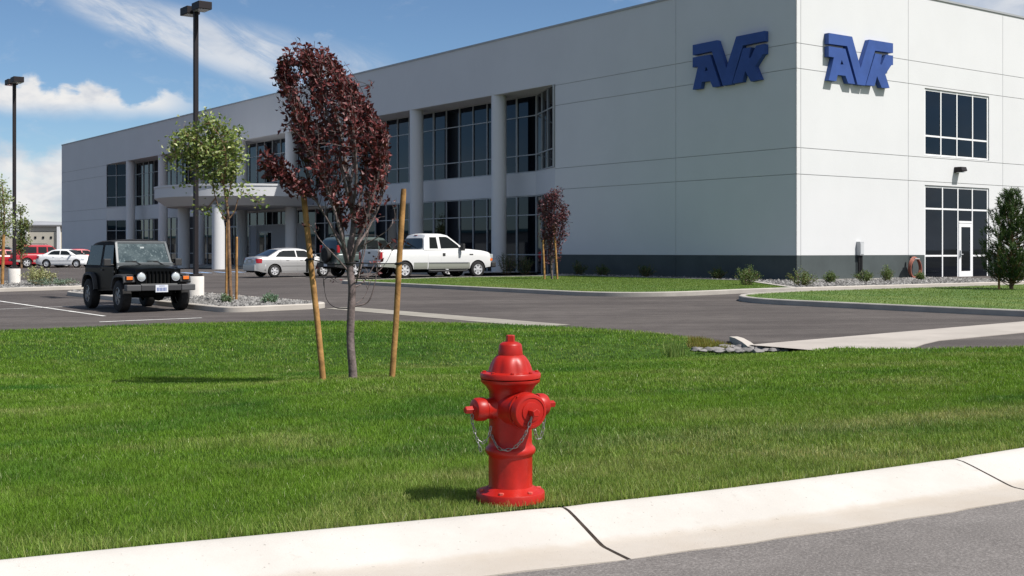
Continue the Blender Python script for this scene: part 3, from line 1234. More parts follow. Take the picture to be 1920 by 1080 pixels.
# recess: glass line at 1.5 m depth with splayed ends
GL = [(0.0, 13.56), (1.5, 16.76), (1.5, 71.66), (0.0, 74.86)]
ZS = 7.35
fas = MB()
fas.add([L_left(13.56, ZS), L_left(74.86, ZS), L_left(74.86, ZT), L_left(13.56, ZT)], [(0, 1, 2, 3)])
fas.add([L_left(13.56, ZS), L_left(74.86, ZS), L_left(74.86, ZS, -2.2), L_left(13.56, ZS, -2.2)], [(0, 1, 2, 3)])
part('fascia', fas, M['wall'], bld)
# parapet cap and roof
cap = MB()
cap.box(-0.045, 0.32, 0.0, S * 87.9, bz(ZT) + 0.002, bz(ZT) + 0.10)
cap.box(0.32, S * 58, -0.045, 0.3, bz(9.80) + 0.002, bz(9.80) + 0.09)
cap.box(-0.045, 0.32, -0.045, 0.0, bz(ZT) + 0.002, bz(ZT) + 0.10)
part('parapet_cap', cap, principled('parapet_metal', (0.33, 0.34, 0.35), 0.5, 0.4), bld)
rf = MB()
rf.box(0.34, S * 58, 0.31, S * 87.9 - 0.02, bz(ZT) - 0.7, bz(ZT) - 0.6)
part('roof', rf, M['roof'], bld)
bw = MB()   # far end and rear walls, top strip at the left corner
bw.add([L_left(87.9, ZB), (S * 58, S * 87.9, bz(ZB)), (S * 58, S * 87.9, bz(ZT)), L_left(87.9, ZT)], [(0, 1, 2, 3)])
bw.add([(S * 58, S * 87.9, bz(ZB)), (S * 58, 0.0, bz(ZB)), (S * 58, 0.0, bz(ZT)), (S * 58, S * 87.9, bz(ZT))], [(0, 1, 2, 3)])
bw.add([(0.0, 0.0, bz(9.80)), (0.3, 0.0, bz(9.80)), (0.3, 0.0, bz(ZT)), (0.0, 0.0, bz(ZT))], [(0, 1, 2, 3)])
part('rear_wall', bw, M['wall'], bld)

# columns
CB = [46.15 + 7.37 * i - 27.84 for i in range(8)]
for b in CB:
    c = MB().lathe([(0.36 * S, bz(ZB)), (0.36 * S, bz(ZS) + 0.02)], 40, Matrix.Translation((0.375 * S, S * b, 0)), cap=False)
    part('column', c, M['wall'], bld, smooth=40)


def glazing(p0, p1, z0, z1, cols, rows, parent, mul='mullion', glass='glass', fw=0.05, dep=0.10, name='window', proud=0.0, skip=None, both_ends=True):
    """a window between two plan points: frame mesh with one glass child"""
    p0, p1 = Vector((*p0, 0)), Vector((*p1, 0))
    d = p1 - p0
    Lg = d.length
    X = d.normalized()
    # outward normal: towards -a / -b
    N = Vector((X.y, -X.x, 0))
    if N.x + N.y > 0:
        N = -N
    mm = Matrix(((X.x, 0, N.x, p0.x), (X.y, 0, N.y, p0.y), (0, 1, 0, 0), (0, 0, 0, 1)))
    fr = MB()
    xs = [Lg * c for c in cols]
    zz = rows
    for i, x in enumerate(xs):
        o = fw / 2
        x0, x1 = x - o, x + o
        if i == 0:
            x0, x1 = 0, fw
        if i == len(xs) - 1:
            x0, x1 = Lg - fw, Lg
        fr.box(x0, x1, z0, z1, proud, proud + dep, mm)
    for i, z in enumerate([z0] + list(zz) + [z1]):
        o = fw / 2
        a0, a1 = z - o, z + o
        if i == 0:
            a0, a1 = z0, z0 + fw
        if i == len(zz) + 1:
            a0, a1 = z1 - fw, z1
        for k in range(len(xs) - 1):
            xa = xs[k] + (fw if k == 0 else fw / 2)
            xb = xs[k + 1] - (fw if k == len(xs) - 2 else fw / 2)
            fr.box(xa, xb, a0, a1, proud, proud + dep - 0.012, mm)
    w = part(name, fr, M[mul], parent)
    gl = MB()
    edges = [z0] + list(zz) + [z1]
    for k in range(len(xs) - 1):
        for j in range(len(edges) - 1):
            # each pane sits a hair out of plane, as real units do
            t = [random.uniform(-0.004, 0.004) for _ in range(3)]
            base = proud + 0.035
            x0, x1, y0, y1 = xs[k] + 0.01, xs[k + 1] - 0.01, edges[j] + 0.01, edges[j + 1] - 0.01
            gl.add([(x0, y0, base + t[0]), (x1, y0, base + t[1]), (x1, y1, base + t[1] + t[2]), (x0, y1, base + t[0] + t[2])], [(0, 1, 2, 3)], mm)
    part('glass', gl, M[glass], w)
    return w


def glp(b):
    """point on the glass line at local b (unit coords), metres"""
    for (a0, b0), (a1, b1) in zip(GL[:-1], GL[1:]):
        if b0 <= b <= b1 + 1e-6:
            f = (b - b0) / (b1 - b0)
            return ((a0 + (a1 - a0) * f) * S, b * S)


cuts_b = [13.62, 16.76] + [c for c in CB[0:8]] + [71.66, 74.80]
cuts_b = sorted(cuts_b)
ENT = (38.2, 50.6)                 # entrance bay
for b0, b1 in zip(cuts_b[:-1], cuts_b[1:]):
    n = max(1, round((b1 - b0) / 1.24))
    cols = [i / n for i in range(n + 1)]
    p0, p1 = glp(b0 + 0.004), glp(b1 - 0.004)
    glazing(p0, p1, bz(3.71), bz(7.34), cols, [bz(4.53), bz(6.37)], bld)
    if b0 > 38 and b1 < 50.9:
        continue
    glazing(p0, p1, bz(-1.12), bz(2.60), cols, [bz(-0.19), bz(1.69)], bld)
# spandrel band
sp = MB()
for (a0, b0), (a1, b1) in zip(GL[:-1], GL[1:]):
    d = Vector((a1 - a0, b1 - b0, 0)).normalized()
    nrm = Vector((-d.y, d.x, 0)) * 0.13
    q0, q1 = Vector((a0 * S, b0 * S, 0)), Vector((a1 * S, b1 * S, 0))
    pr = []
    for q in (q0, q1):
        o = q + (nrm if 0.1 < q.x else Vector((0.0, 0, 0)))
        if q.x > 0.1:
            o = q + Vector((-0.13, 0, 0))
        else:
            o = q + Vector((0.004, 0, 0))
        pr.append(((q.x + 0.05, q.y, bz(2.612)), (o.x, o.y, bz(2.612)), (o.x, o.y, bz(3.70)), (q.x + 0.05, q.y, bz(3.70))))
    sp.loft(pr)
part('spandrel', sp, M['wall'], bld, smooth=20)

# entrance: transom lights over a grey panel wall with double doors
e0, e1 = glp(CB[3] + 0.01), glp(CB[5] - 0.01)
glazing(glp(CB[3] + 0.004), glp(CB[5] - 0.004), bz(1.69), bz(2.60), [i / 12 for i in range(13)], [], bld)
xg = 1.5 * S
ep = MB()
d0, d1 = 73.35 - 27.84, 75.45 - 27.84
ztd = 1.33
ep.box(xg - 0.05, xg + 0.06, S * CB[3], S * d0, bz(ZB), bz(1.69) - 0.002)
ep.box(xg - 0.05, xg + 0.06, S * d1, S * 48.9, bz(ZB), bz(1.69) - 0.002)
ep.box(xg - 0.05, xg + 0.06, S * d0, S * d1, bz(ztd), bz(1.69) - 0.002)
part('entrance_panel', ep, M['panel_grey'], bld)
glazing((xg, S * 48.9), (xg, S * CB[5] - 0.01), bz(-1.12), bz(1.68), [0, 0.5, 1], [bz(-0.19)], bld)
for k in range(2):
    y0 = S * (d0 + (d1 - d0) * k / 2) + 0.01
    y1 = S * (d0 + (d1 - d0) * (k + 1) / 2) - 0.01
    dr = MB()
    z0, z1 = bz(-1.14), bz(ztd) - 0.01
    fx0, fx1 = xg - 0.02, xg + 0.03
    dr.box(fx0, fx1, y0, y0 + 0.12, z0, z1)
    dr.box(fx0, fx1, y1 - 0.12, y1, z0, z1)
    dr.box(fx0, fx1, y0 + 0.12, y1 - 0.12, z1 - 0.14, z1)
    dr.box(fx0, fx1, y0 + 0.12, y1 - 0.12, z0, z0 + 0.25)
    do = part('door', dr, M['mullion'], bld)
    part('glass', MB().box(xg, xg + 0.01, y0 + 0.12, y1 - 0.12, z0 + 0.25, z1 - 0.14), M['glass'], do)
    hx = y1 - 0.08 if k == 0 else y0 + 0.08
    part('handle', MB().box(fx0 - 0.06, fx0 - 0.03, hx - 0.015, hx + 0.015, z0 + 0.9, z0 + 1.3), M['chrome'], do)

# canopy: half disc with sloping soffit
can = MB()
cb, RC = 71.95 - 27.84, 6.55
ang = np.linspace(math.pi / 2, 3 * math.pi / 2, 49)
rows = []
for t in ang:
    ca, sa = math.cos(t), math.sin(t)
    prof = [(0.0, 4.02), (RC - 0.06, 3.98), (RC + 0.04, 3.98), (RC + 0.04, 3.86), (RC, 3.84), (RC, 3.25), (RC - 0.75, 2.72), (0.0, 2.72)]
    rows.append([(r * ca * S, (cb + r * sa) * S, bz(z)) for r, z in prof])
can.loft(rows)
part('canopy', can, M['wall'], bld, smooth=28)
# canopy wings that tie it back to the glass
for u_, b in ((28.5, 68.0), (28.9, 74.55)):
    c = MB().lathe([(0.385 * S, bz(ZB)), (0.385 * S, bz(2.74))], 40, Matrix.Translation(((u_ - 33) * S, (b - 27.84) * S, 0)), cap=False)
    part('canopy_column', c, M['wall'], bld, smooth=40)
cs = MB()
cs.box(0.02, 1.5 * S, (cb - RC) * S, (cb + RC) * S, bz(2.72), bz(2.74))
part('canopy_soffit', cs, M['wall'], bld)

# right facade window and storefront with door
glazing((S * 7.53, 0.10), (S * 11.87, 0.10), bz(3.70), bz(6.29), [0, .25, .5, .75, 1], [bz(4.47)], bld, mul='mullion_white', fw=0.075, dep=0.06, proud=0.0)
d_c0, d_c1 = 0.515, 0.745
sf = glazing((S * 7.53, 0.10), (S * 11.87, 0.10), bz(-1.13), bz(2.53), [0, .275, .515, .745, 1], [bz(-0.20), bz(1.64)], bld, mul='mullion_white', fw=0.075, dep=0.06)
sx0, sx1 = S * (7.53 + 4.34 * d_c0) + 0.045, S * (7.53 + 4.34 * d_c1) - 0.045
dr = MB()
z0, z1 = bz(-1.12), bz(1.09)
fy0, fy1 = 0.005, 0.06
dr.box(sx0, sx0 + 0.16, fy0, fy1, z0, z1)
dr.box(sx1 - 0.16, sx1, fy0, fy1, z0, z1)
dr.box(sx0 + 0.16, sx1 - 0.16, fy0, fy1, z1 - 0.16, z1)
dr.box(sx0 + 0.16, sx1 - 0.16, fy0, fy1, z0, z0 + 0.34)
dr.box(sx0, sx1, fy0 + 0.004, fy1, z1 + 0.02, z1 + 0.11)
do = part('door', dr, M['mullion_white'], bld)
part('glass', MB().box(sx0 + 0.16, sx1 - 0.16, 0.03, 0.04, z0 + 0.34, z1 - 0.16), M['glass'], do)
hd = MB().box(sx0 + 0.04, sx0 + 0.10, -0.05, 0.004, z0 + 0.98, z0 + 1.28)
hd.box(sx0 + 0.02, sx0 + 0.20, -0.075, -0.052, z0 + 1.08, z0 + 1.12)
part('handle', hd, M['grey_metal'], do)

# ------------------------------------------------------------------ letter signs, traced on the lit wall and rectified
V1 = [(190, 93), (542, 150), (668, 620), (800, 193), (1155, 250), (1155, 395), (885, 358), (738, 882), (622, 866), (468, 292), (190, 255)]
A1 = [(190, 292), (440, 333), (585, 862), (482, 848), (443, 737), (325, 722), (304, 818), (190, 802), (268, 460), (190, 448)]
A_HOLE = [(386, 498), (412, 568), (366, 566)]
K1 = [(888, 402), (990, 420), (962, 566), (985, 568), (1050, 420), (1155, 434), (1155, 575), (1130, 577), (1040, 715), (1103, 920), (985, 915), (915, 740), (880, 888), (748, 876)]


def rectify(pts, wall='right'):
    out = []
    for x, y in pts:
        px, py = 1530 + x / 8.0, 50 + y / 8.0
        r = (px - 960) / 2248.0
        v = 27.84 - 0.2
        Y = v / (CA - SA * r)
        u = Y * (CA * r + SA)
        out.append((u, (470 - py) / 2248.0 * Y))
    return out


allp = rectify(V1 + A1 + K1)
su0, su1 = min(p[0] for p in allp), max(p[0] for p in allp)
sz0, sz1 = min(p[1] for p in allp), max(p[1] for p in allp)


def norm(pts):
    return [((p[0] - su0) / (su1 - su0), (p[1] - sz0) / (sz1 - sz0)) for p in rectify(pts)]


def polish(p):
    return p


def letter(name, poly, hole, Wd, Hd, depth, m, parent):
    bm = bmesh.new()
    loops = [poly] + ([hole] if hole else [])
    es = []
    for lp in loops:
        vs = [bm.verts.new((x * Wd, y * Hd, 0)) for x, y in lp]
        es += [bm.edges.new((vs[i], vs[(i + 1) % len(vs)])) for i in range(len(vs))]
    bmesh.ops.triangle_fill(bm, use_beauty=True, use_dissolve=False, edges=es)
    fs = bm.faces[:]
    r = bmesh.ops.extrude_face_region(bm, geom=fs)
    vs = [e for e in r['geom'] if isinstance(e, bmesh.types.BMVert)]
    bmesh.ops.translate(bm, verts=vs, vec=(0, 0, depth))
    bmesh.ops.recalc_face_normals(bm, faces=bm.faces)
    bm.transform(m)
    me = bpy.data.meshes.new(name)
    bm.to_mesh(me)
    bm.free()
    me.materials.append(M['blue'])
    ob = bpy.data.objects.new(name, me)
    COL.objects.link(ob)
    ob.parent = parent
    return ob


def sign(label, base, rz, Wd, Hd, depth=0.22):
    t = thing('letter_sign', label, 'sign', base, rz, 'raised blue letter signs on the building')
    # local x along the wall, z up, y into the wall; letters start 10 mm off the wall
    mm = Matrix(((1, 0, 0, 0), (0, 0, -1, -0.01), (0, 1, 0, 0), (0, 0, 0, 1)))
    for nm, poly, hole in (('letter_v', V1, None), ('letter_a', A1, A_HOLE), ('letter_k', K1, None)):
        ob = letter('letter', norm(poly), norm(hole) if hole else None, Wd, Hd, depth, mm, t)
    return t


qr = P(su0 * S, 27.84 * S, 0)
sign('bright blue three-letter sign in sunlight on the white wall above the upper window', (qr.x, qr.y, bz(sz0)), AL, (su1 - su0) * S, (sz1 - sz0) * S)
ql = P(33 * S, 32.72 * S, 0)
sign('dark blue three-letter sign on the shaded wall left of the building corner', (ql.x, ql.y, bz(6.13)), AL - R(90), 3.60 * S, 1.74 * S)

# wall lamp above the side door
qx = P(33 * S + S * 9.62, 27.84 * S, 0)
wl = thing('wall_lamp', 'small dark wedge-shaped lamp on the white wall above the glass side door', 'lamp', (qx.x, qx.y, bz(3.02)), AL)
h = MB()
h.add([(-0.20, 0, 0.08), (0.20, 0, 0.08), (0.20, 0, 0.34), (-0.20, 0, 0.34), (-0.20, -0.42, 0.16), (0.20, -0.42, 0.16), (0.20, -0.36, 0.34), (-0.20, -0.36, 0.34)],
      [(0, 1, 2, 3), (4, 5, 6, 7), (0, 4, 5, 1), (3, 7, 6, 2), (0, 4, 7, 3), (1, 5, 6, 2)])
part('housing', h, M['bronze'], wl, bevel=0.015)
part('lens', MB().box(-0.15, 0.15, -0.32, -0.05, 0.085, 0.10), M['lamp_clear'], wl)

# electrical box with conduits
qx = P(33 * S + S * 3.42, 27.84 * S, 0)
eb = thing('electrical_box', 'small grey electrical box with black conduits on the white wall near the corner', 'box', (qx.x, qx.y, bz(-1.1)), AL)
part('box', MB().box(-0.13, 0.13, -0.20, -0.005, 1.05, 1.62), M['grey_metal'], eb, bevel=0.012)
part('cover', MB().box(-0.10, 0.10, -0.215, -0.202, 1.1, 1.55), principled('box_cover', (0.5, 0.51, 0.52), 0.5, 0.4), eb)
for x in (-0.09, 0.02, 0.11):
    part('conduit', MB().tube([(x, -0.10, -0.15), (x, -0.10, 1.05)], 0.035, 10), M['black_rubber'], eb, smooth=40)

# coiled hose hung on a stand by the wall
qx = P(33 * S + S * 6.35, 27.84 * S - 0.32, 0)
hs = thing('hose_reel', 'coil of reddish brown hose hung on a post beside the dark wall base', 'hose', (qx.x, qx.y, bz(-1.08)), AL)
part('post', MB().box(-0.05, 0.05, 0.05, 0.15, -0.1, 0.98), M['black_plastic'], hs)
part('bracket', MB().box(-0.16, 0.16, -0.22, 0.05, 0.86, 0.90), M['grey_metal'], hs)
co = MB()
pts = []
for i in range(8 * 26):
    a = 2 * math.pi * i / 26
    k = i / 26
    rr = 0.40 + 0.016 * math.sin(k * 1.9)
    pts.append((rr * 0.95 * math.sin(a) + 0.02 * math.sin(k * 2.3), -0.10 - 0.018 * (k - 4) + 0.014 * math.sin(a * 2), 0.52 + rr * 1.05 * math.cos(a) - 0.009 * k))
co.tube(pts, 0.028, 8)
part('hose', co, M['hose'], hs, smooth=60)
pts = [(0.36, -0.05, 0.75), (0.44, -0.06, 0.7), (0.47, -0.08, 0.45), (0.42, -0.1, 0.15), (0.3, -0.12, -0.05)]
part('hose_end', MB().tube([tuple(p) for p in catmull(pts, 16)], 0.022, 7), M['hose'], hs, smooth=60)

# ------------------------------------------------------------------ far left: low beige hall
fb = thing('warehouse', 'low beige warehouse with white downpipes far behind the parked cars', 'building', (-68, 168, 0), 0)
zb0, zb1 = -0.6, 4.9
wm = principled('beige_panel', (0.52, 0.48, 0.40), 0.8, 0.2, var=0.06, vscale=0.4)
part('wall', MB().box(-9.0, -0.5, 0.0, 30, zb0, zb1 - 1.35 + 0.0), wm, fb)
part('wall', MB().box(-0.5, 14.0, -0.3, 30, zb0, 4.15), wm, fb)
part('wall', MB().box(-0.5, 14.0, -0.28, 30, 4.2, zb1), principled('beige_upper_panel', (0.46, 0.43, 0.36), 0.8, 0.2), fb)
part('roof', MB().box(-0.8, 14.3, -0.6, 30.3, zb1, zb1 + 0.22), principled('grey_roof_edge', (0.2, 0.2, 0.2), 0.7, 0.3), fb)
for x in (-0.1, 4.45):
    part('downpipe', MB().box(x, x + 0.42, -0.62, -0.32, zb0, zb1 - 0.05), M['mullion_white'], fb)
for x in (1.2, 2.3, 3.4):
    part('window', MB().box(x, x + 0.28, -0.36, -0.29, 3.2, 3.5), M['glass'], fb)
for x in (-7.4, -6.4):
    part('window', MB().box(x, x + 0.5, -0.06, 0.01, 1.3, 2.2), M['glass'], fb)

# pale hall added out of view so the lower office windows mirror something
p_ = P(-40, 118, 0)
mh = thing('warehouse', 'long pale hall added out of view, only for the office windows to mirror', 'building', (p_.x, p_.y, 0), AL)
part('wall', MB().box(-30, 0, 0, 240, -0.3, 4.6), principled('pale_hall_wall', (0.62, 0.60, 0.56), 0.8, 0.2, var=0.1, vscale=0.1), mh)
part('roof', MB().box(-30.5, 0.5, -0.5, 240.5, 4.61, 5.1), principled('teal_hall_roof', (0.06, 0.16, 0.19), 0.6, 0.3), mh)
for k in range(24):
    part('window', MB().box(0.005, 0.08, 4 + k * 10, 7.5 + k * 10, 0.2, 2.9), M['glass'], mh)
# ================================================================== FIRE HYDRANT
HX, HY = (957 - 960) / 2248.0 * 6.15, 6.15
HZ = E - 1.247
hyd = thing('fire_hydrant', 'bright red fire hydrant with chained caps standing in the lawn by the street kerb', 'fire hydrant', (HX, HY, HZ), 0)
hyd.scale = (1.0, 1.0, 0.951)


def facet(r, z, a):
    """barrel with flat facets low down"""
    k = 1.0
    if 0.05 < z < 0.20:
        n = 8
        t = (a + math.pi / n) % (2 * math.pi / n) - math.pi / n
        k = 1.0 - 0.35 * (1 - math.cos(t)) * 1.6
    return r * k


body = MB()
body.lathe([(0.1135, 0.03), (0.113, 0.05), (0.1125, 0.06), (0.1125, 0.20), (0.1145, 0.212), (0.125, 0.222), (0.130, 0.238), (0.126, 0.252), (0.116, 0.262),
            (0.111, 0.272), (0.110, 0.30), (0.110, 0.545), (0.1125, 0.558), (0.125, 0.580), (0.142, 0.597), (0.148, 0.602), (0.152, 0.606), (0.152, 0.621)], 64, cap=False, rfun=facet)
part('barrel', body, M['red'], hyd, smooth=45)
fl = MB().lathe([(0.0, -0.03), (0.176, -0.03), (0.176, 0.012), (0.173, 0.018), (0.150, 0.024), (0.118, 0.042), (0.105, 0.05)], 64, cap=False)
part('base_flange', fl, M['red'], hyd, smooth=35)
tf = MB().lathe([(0.09, 0.6245), (0.150, 0.6245), (0.155, 0.628), (0.156, 0.648), (0.152, 0.655), (0.112, 0.661)], 64, cap=False)
part('top_flange', tf, M['red'], hyd, smooth=35)


def rib(r, z, a):
    t = min(1, max(0, (z - 0.655) / 0.09))
    n = 8
    c = abs(math.cos(a * n / 2 + 0.5))
    return r * (1 - 0.075 * (1 - c) * math.sin(math.pi * min(1, 0.25 + t * 0.75)) * 1.0)


bon = MB().lathe([(0.116, 0.656), (0.114, 0.664), (0.110, 0.680), (0.103, 0.700), (0.093, 0.720), (0.080, 0.738), (0.068, 0.748), (0.062, 0.751)], 72, cap=False, rfun=rib)
part('bonnet', bon, M['red'], hyd, smooth=50)
sh = MB().lathe([(0.055, 0.744), (0.0635, 0.744), (0.0645, 0.750), (0.0585, 0.802), (0.055, 0.809), (0.040, 0.818), (0.024, 0.822), (0.0, 0.823)], 48, cap=False)
part('weather_shield', sh, M['red'], hyd, smooth=35)
nut = MB().lathe([(0.026, 0.80), (0.0245, 0.853), (0.021, 0.857)], 5, Matrix.Rotation(0.35, 4, 'Z'))
part('operating_nut', nut, M['red'], hyd, bevel=0.002)
for nm, n, r, z, rb, o in (('bolt', 6, 0.148, 0.018, 0.014, 0.2), ('bolt', 8, 0.135, 0.655, 0.0095, 0.1)):
    for k in range(n):
        a = 2 * math.pi * (k + o) / n
        b = MB().lathe([(rb, z), (rb, z + rb * 0.95), (rb * 0.8, z + rb * 1.1)], 6, Matrix.Translation((r * math.cos(a), r * math.sin(a), 0)))
        part(nm, b, M['red_bolt'] if z < 0.1 else M['red'], hyd)

PH = R(-90 + 29)


def nozzle(ang, prof_b, prof_c, nutr, nut0, nut1, z=0.468):
    mm = Matrix.Translation((0, 0, z)) @ Matrix.Rotation(ang, 4, 'Z') @ Matrix.Rotation(R(90), 4, 'Y')
    nb = part('nozzle', MB().lathe(prof_b, 56, mm, cap=False), M['red'], hyd, smooth=35)
    c = part('nozzle_cap', MB().lathe(prof_c, 56, mm, cap=False), M['red'], hyd, smooth=32)
    part('cap_nut', MB().lathe([(nutr, nut0), (nutr * 0.94, nut1 - 0.004), (nutr * 0.8, nut1)], 5, mm @ Matrix.Rotation(0.5, 4, 'Z')), M['red'], c, bevel=0.0015)
    return mm


m_p = nozzle(PH, [(0.108, 0.04), (0.100, 0.085), (0.089, 0.115), (0.086, 0.135), (0.094, 0.142), (0.098, 0.150), (0.098, 0.166), (0.070, 0.168)],
             [(0.060, 0.172), (0.091, 0.172), (0.0945, 0.176), (0.0925, 0.205), (0.087, 0.214), (0.074, 0.2165), (0.073, 0.213), (0.052, 0.214), (0.051, 0.219), (0.030, 0.222), (0.0, 0.223)], 0.0245, 0.218, 0.268)
for sg in (1, -1):
    nozzle(PH - sg * R(90), [(0.072, 0.06), (0.062, 0.098), (0.056, 0.118), (0.053, 0.135), (0.056, 0.143), (0.056, 0.150), (0.03, 0.151)],
           [(0.040, 0.155), (0.062, 0.155), (0.0635, 0.160), (0.0615, 0.196), (0.055, 0.208), (0.042, 0.2135), (0.026, 0.215), (0.024, 0.2185), (0.0, 0.219)], 0.0215, 0.216, 0.262)
for k in range(4):
    a = k * math.pi / 2 + 0.6
    mm = m_p @ Matrix.Translation((0.092 * math.cos(a), 0.092 * math.sin(a), 0.146))
    part('bolt', MB().lathe([(0.007, -0.003), (0.007, 0.028), (0.005, 0.030)], 6, mm), M['red'], hyd)


def chain(pts, pitch=0.0255):
    pts = catmull(pts, 200)
    s = np.r_[0, np.cumsum(np.linalg.norm(np.diff(pts, axis=0), axis=1))]
    n = int(s[-1] / pitch)
    mb = MB()
    for i in range(n):
        c = [np.interp((i + 0.5) * pitch, s, pts[:, k]) for k in range(3)]
        q = [np.interp((i + 0.6) * pitch, s, pts[:, k]) for k in range(3)]
        d = Vector(q) - Vector(c)
        rot = d.to_track_quat('X', 'Z').to_matrix().to_4x4()
        mm = Matrix.Translation(c) @ rot @ Matrix.Rotation(R(90 * (i % 2) + 18 * math.sin(i * 2.3)), 4, 'X')
        a_, b_ = 0.0112, 0.0066
        lk = []
        for k in range(14):
            t = 2 * math.pi * k / 14
            lk.append((a_ * (1 if math.cos(t) > 0 else -1) * abs(math.cos(t)) ** 0.6 * 1.45, b_ * math.sin(t), 0))
        mb.tube(lk, 0.0022, 6, closed=True, m=mm)
    return mb


def pol(r, ang, z):
    return (r * math.cos(ang), r * math.sin(ang), z)


LA, RA = PH - R(90), PH + R(90)
# left cap: loop hangs beside the barrel and a free tail
part('chain', chain([pol(0.222, LA, 0.445), pol(0.222, LA + 0.03, 0.40), pol(0.205, LA + 0.06, 0.33), pol(0.187, LA + 0.10, 0.265), pol(0.178, LA + 0.1, 0.225)]), M['steel'], hyd, smooth=60)
part('chain', chain([pol(0.195, LA + 0.07, 0.31), pol(0.17, LA + 0.14, 0.295), pol(0.145, LA + 0.2, 0.325), pol(0.128, LA + 0.22, 0.385)]), M['steel'], hyd, smooth=60)
# pumper cap: droops across the barrel front
part('chain', chain([pol(0.232, PH - 0.03, 0.445), pol(0.226, PH - 0.12, 0.38), pol(0.19, PH - 0.22, 0.315), pol(0.148, PH - 0.45, 0.268), pol(0.131, PH - 0.9, 0.262), pol(0.122, PH - 1.25, 0.300), pol(0.121, PH - 1.5, 0.345)]), M['steel'], hyd, smooth=60)
# right cap
part('chain', chain([pol(0.190, RA - 0.1, 0.395), pol(0.180, RA - 0.16, 0.34), pol(0.16, RA - 0.2, 0.292), pol(0.14, RA - 0.26, 0.30), pol(0.128, RA - 0.30, 0.345), pol(0.124, RA - 0.3, 0.385)]), M['steel'], hyd, smooth=60)

# ================================================================== LAMP POSTS


def lamp_post(u, v, z, top, label):
    p = P(u, v, z)
    t = thing('lamp_post', label, 'lamp post', p, AL, 'car park lamp posts')
    h = top + E - p.z
    part('footing', MB().lathe([(0.235, -0.3), (0.235, 0.575), (0.225, 0.59), (0.0, 0.592)], 40, cap=False), M['base_concrete'], t, smooth=35)
    part('base_plate', MB().box(-0.15, 0.15, -0.15, 0.15, 0.593, 0.66), M['bronze'], t, bevel=0.01)
    part('pole', MB().box(-0.062, 0.062, -0.062, 0.062, 0.661, h), M['bronze'], t, bevel=0.008)
    for sg in (1, -1):
        a = MB().box(-0.045, 0.045, min(sg * 0.063, sg * 0.2), max(sg * 0.063, sg * 0.2), h - 0.2, h - 0.06)
        hd = part('lamp_head', MB().box(-0.20, 0.20, min(sg * 0.17, sg * 0.72), max(sg * 0.17, sg * 0.72), h - 0.23, h - 0.01), M['bronze'], t, bevel=0.012)
        part('arm', a, M['bronze'], t)
        part('lens', MB().box(-0.17, 0.17, min(sg * 0.22, sg * 0.67), max(sg * 0.22, sg * 0.67), h - 0.24, h - 0.232), M['lamp_clear'], hd)
    return t


lamp_post(13.35, 33.5, -1.335, 7.15, 'tall dark double-headed lamp post on the gravel island behind the black four-wheel drive')
lamp_post(12.75, 51.3, -1.32, 7.02, 'tall dark double-headed lamp post on the far gravel island at the left edge')

# ================================================================== TREES
M['leaf'] = mat_attr('leaf_blade', 0.5, 0.35, 0.22)
M['leaf_red'] = mat_attr('dark_red_leaf', 0.45, 0.28, 0.10)


def leaf_mesh(name, pos, size, cols, parent, mat, rnd, updir=None, flat=0.0, wide=0.55):
    """folded leaf of four vertices along a midrib plus two wings"""
    n = len(pos)
    d = rnd.normal(size=(n, 3))
    if updir is not None:
        d = d + np.asarray(updir)
    d /= np.linalg.norm(d, axis=1, keepdims=True)
    o = rnd.normal(size=(n, 3))
    o[:, 2] *= (1 - flat)
    side = np.cross(d, o)
    side /= np.linalg.norm(side, axis=1, keepdims=True) + 1e-9
    nr = np.cross(side, d)
    L = size[:, None]
    base = pos
    mid = pos + d * L * 0.5
    tip = pos + d * L - nr * L * 0.22
    w1 = mid + side * L * wide * 0.5 + nr * L * 0.10
    w2 = mid - side * L * wide * 0.5 + nr * L * 0.10
    verts = np.stack([base, w1, tip, w2, mid], 1).reshape(-1, 3)
    i = np.arange(n)[:, None] * 5
    f = np.concatenate([i + np.array([[0, 4, 1]]), i + np.array([[1, 4, 2]]), i + np.array([[2, 4, 3]]), i + np.array([[3, 4, 0]])])
    c = np.ones((n, 5, 4), np.float32)
    c[:, :, :3] = cols[:, None, :]
    return fast_mesh(name, verts, f, mat, c.reshape(-1, 4), parent)


def wiggle(a, b, n, amp, rnd, sag=0.0):
    a, b = np.asarray(a, float), np.asarray(b, float)
    t = np.linspace(0, 1, n)[:, None]
    p = a + (b - a) * t
    ph = rnd.random(3) * 6.28
    p = p + amp * np.sin(t * np.array([[5.1, 6.3, 4.2]]) + ph) * np.sin(np.pi * t)
    p[:, 2] += sag * np.sin(np.pi * t[:, 0])
    return p


def stake(loc, top, r, label, group, mat='wood', z0=-0.25):
    """round wooden pole from loc, leaning to top"""
    t = thing('tree_stake', label, 'stake', loc, 0, group)
    d = Vector(top) - Vector(loc)
    pts = [d * z0, Vector((0, 0, 0)), d * 0.3 + Vector((0.006, 0, 0)), d * 0.65, d * 0.97, d]
    part('pole', MB().tube(pts, [r * 1.02, r, r * 0.98, r * 0.96, r * 0.93, r * 0.82], 14), M[mat], t, smooth=50)
    return t


def at(x, y, Y):
    return Vector(((x - 960) / 2248.0 * Y, Y, E + (470 - y) / 2248.0 * Y))


# ---- purple-leaved tree on the lawn
rt = np.random.default_rng(21)
TY = 13.25
TB = at(661, 706, TY)
TB.z = E + float(zlawn(TB.x, TB.y)) - 0.02
t1 = thing('purple_leaf_tree', 'slender young tree with dark purple leaves on the lawn between two wooden stakes', 'tree', TB)


def rel(x, y, dy=0.0):
    return np.array(at(x, y, TY + dy) - TB)


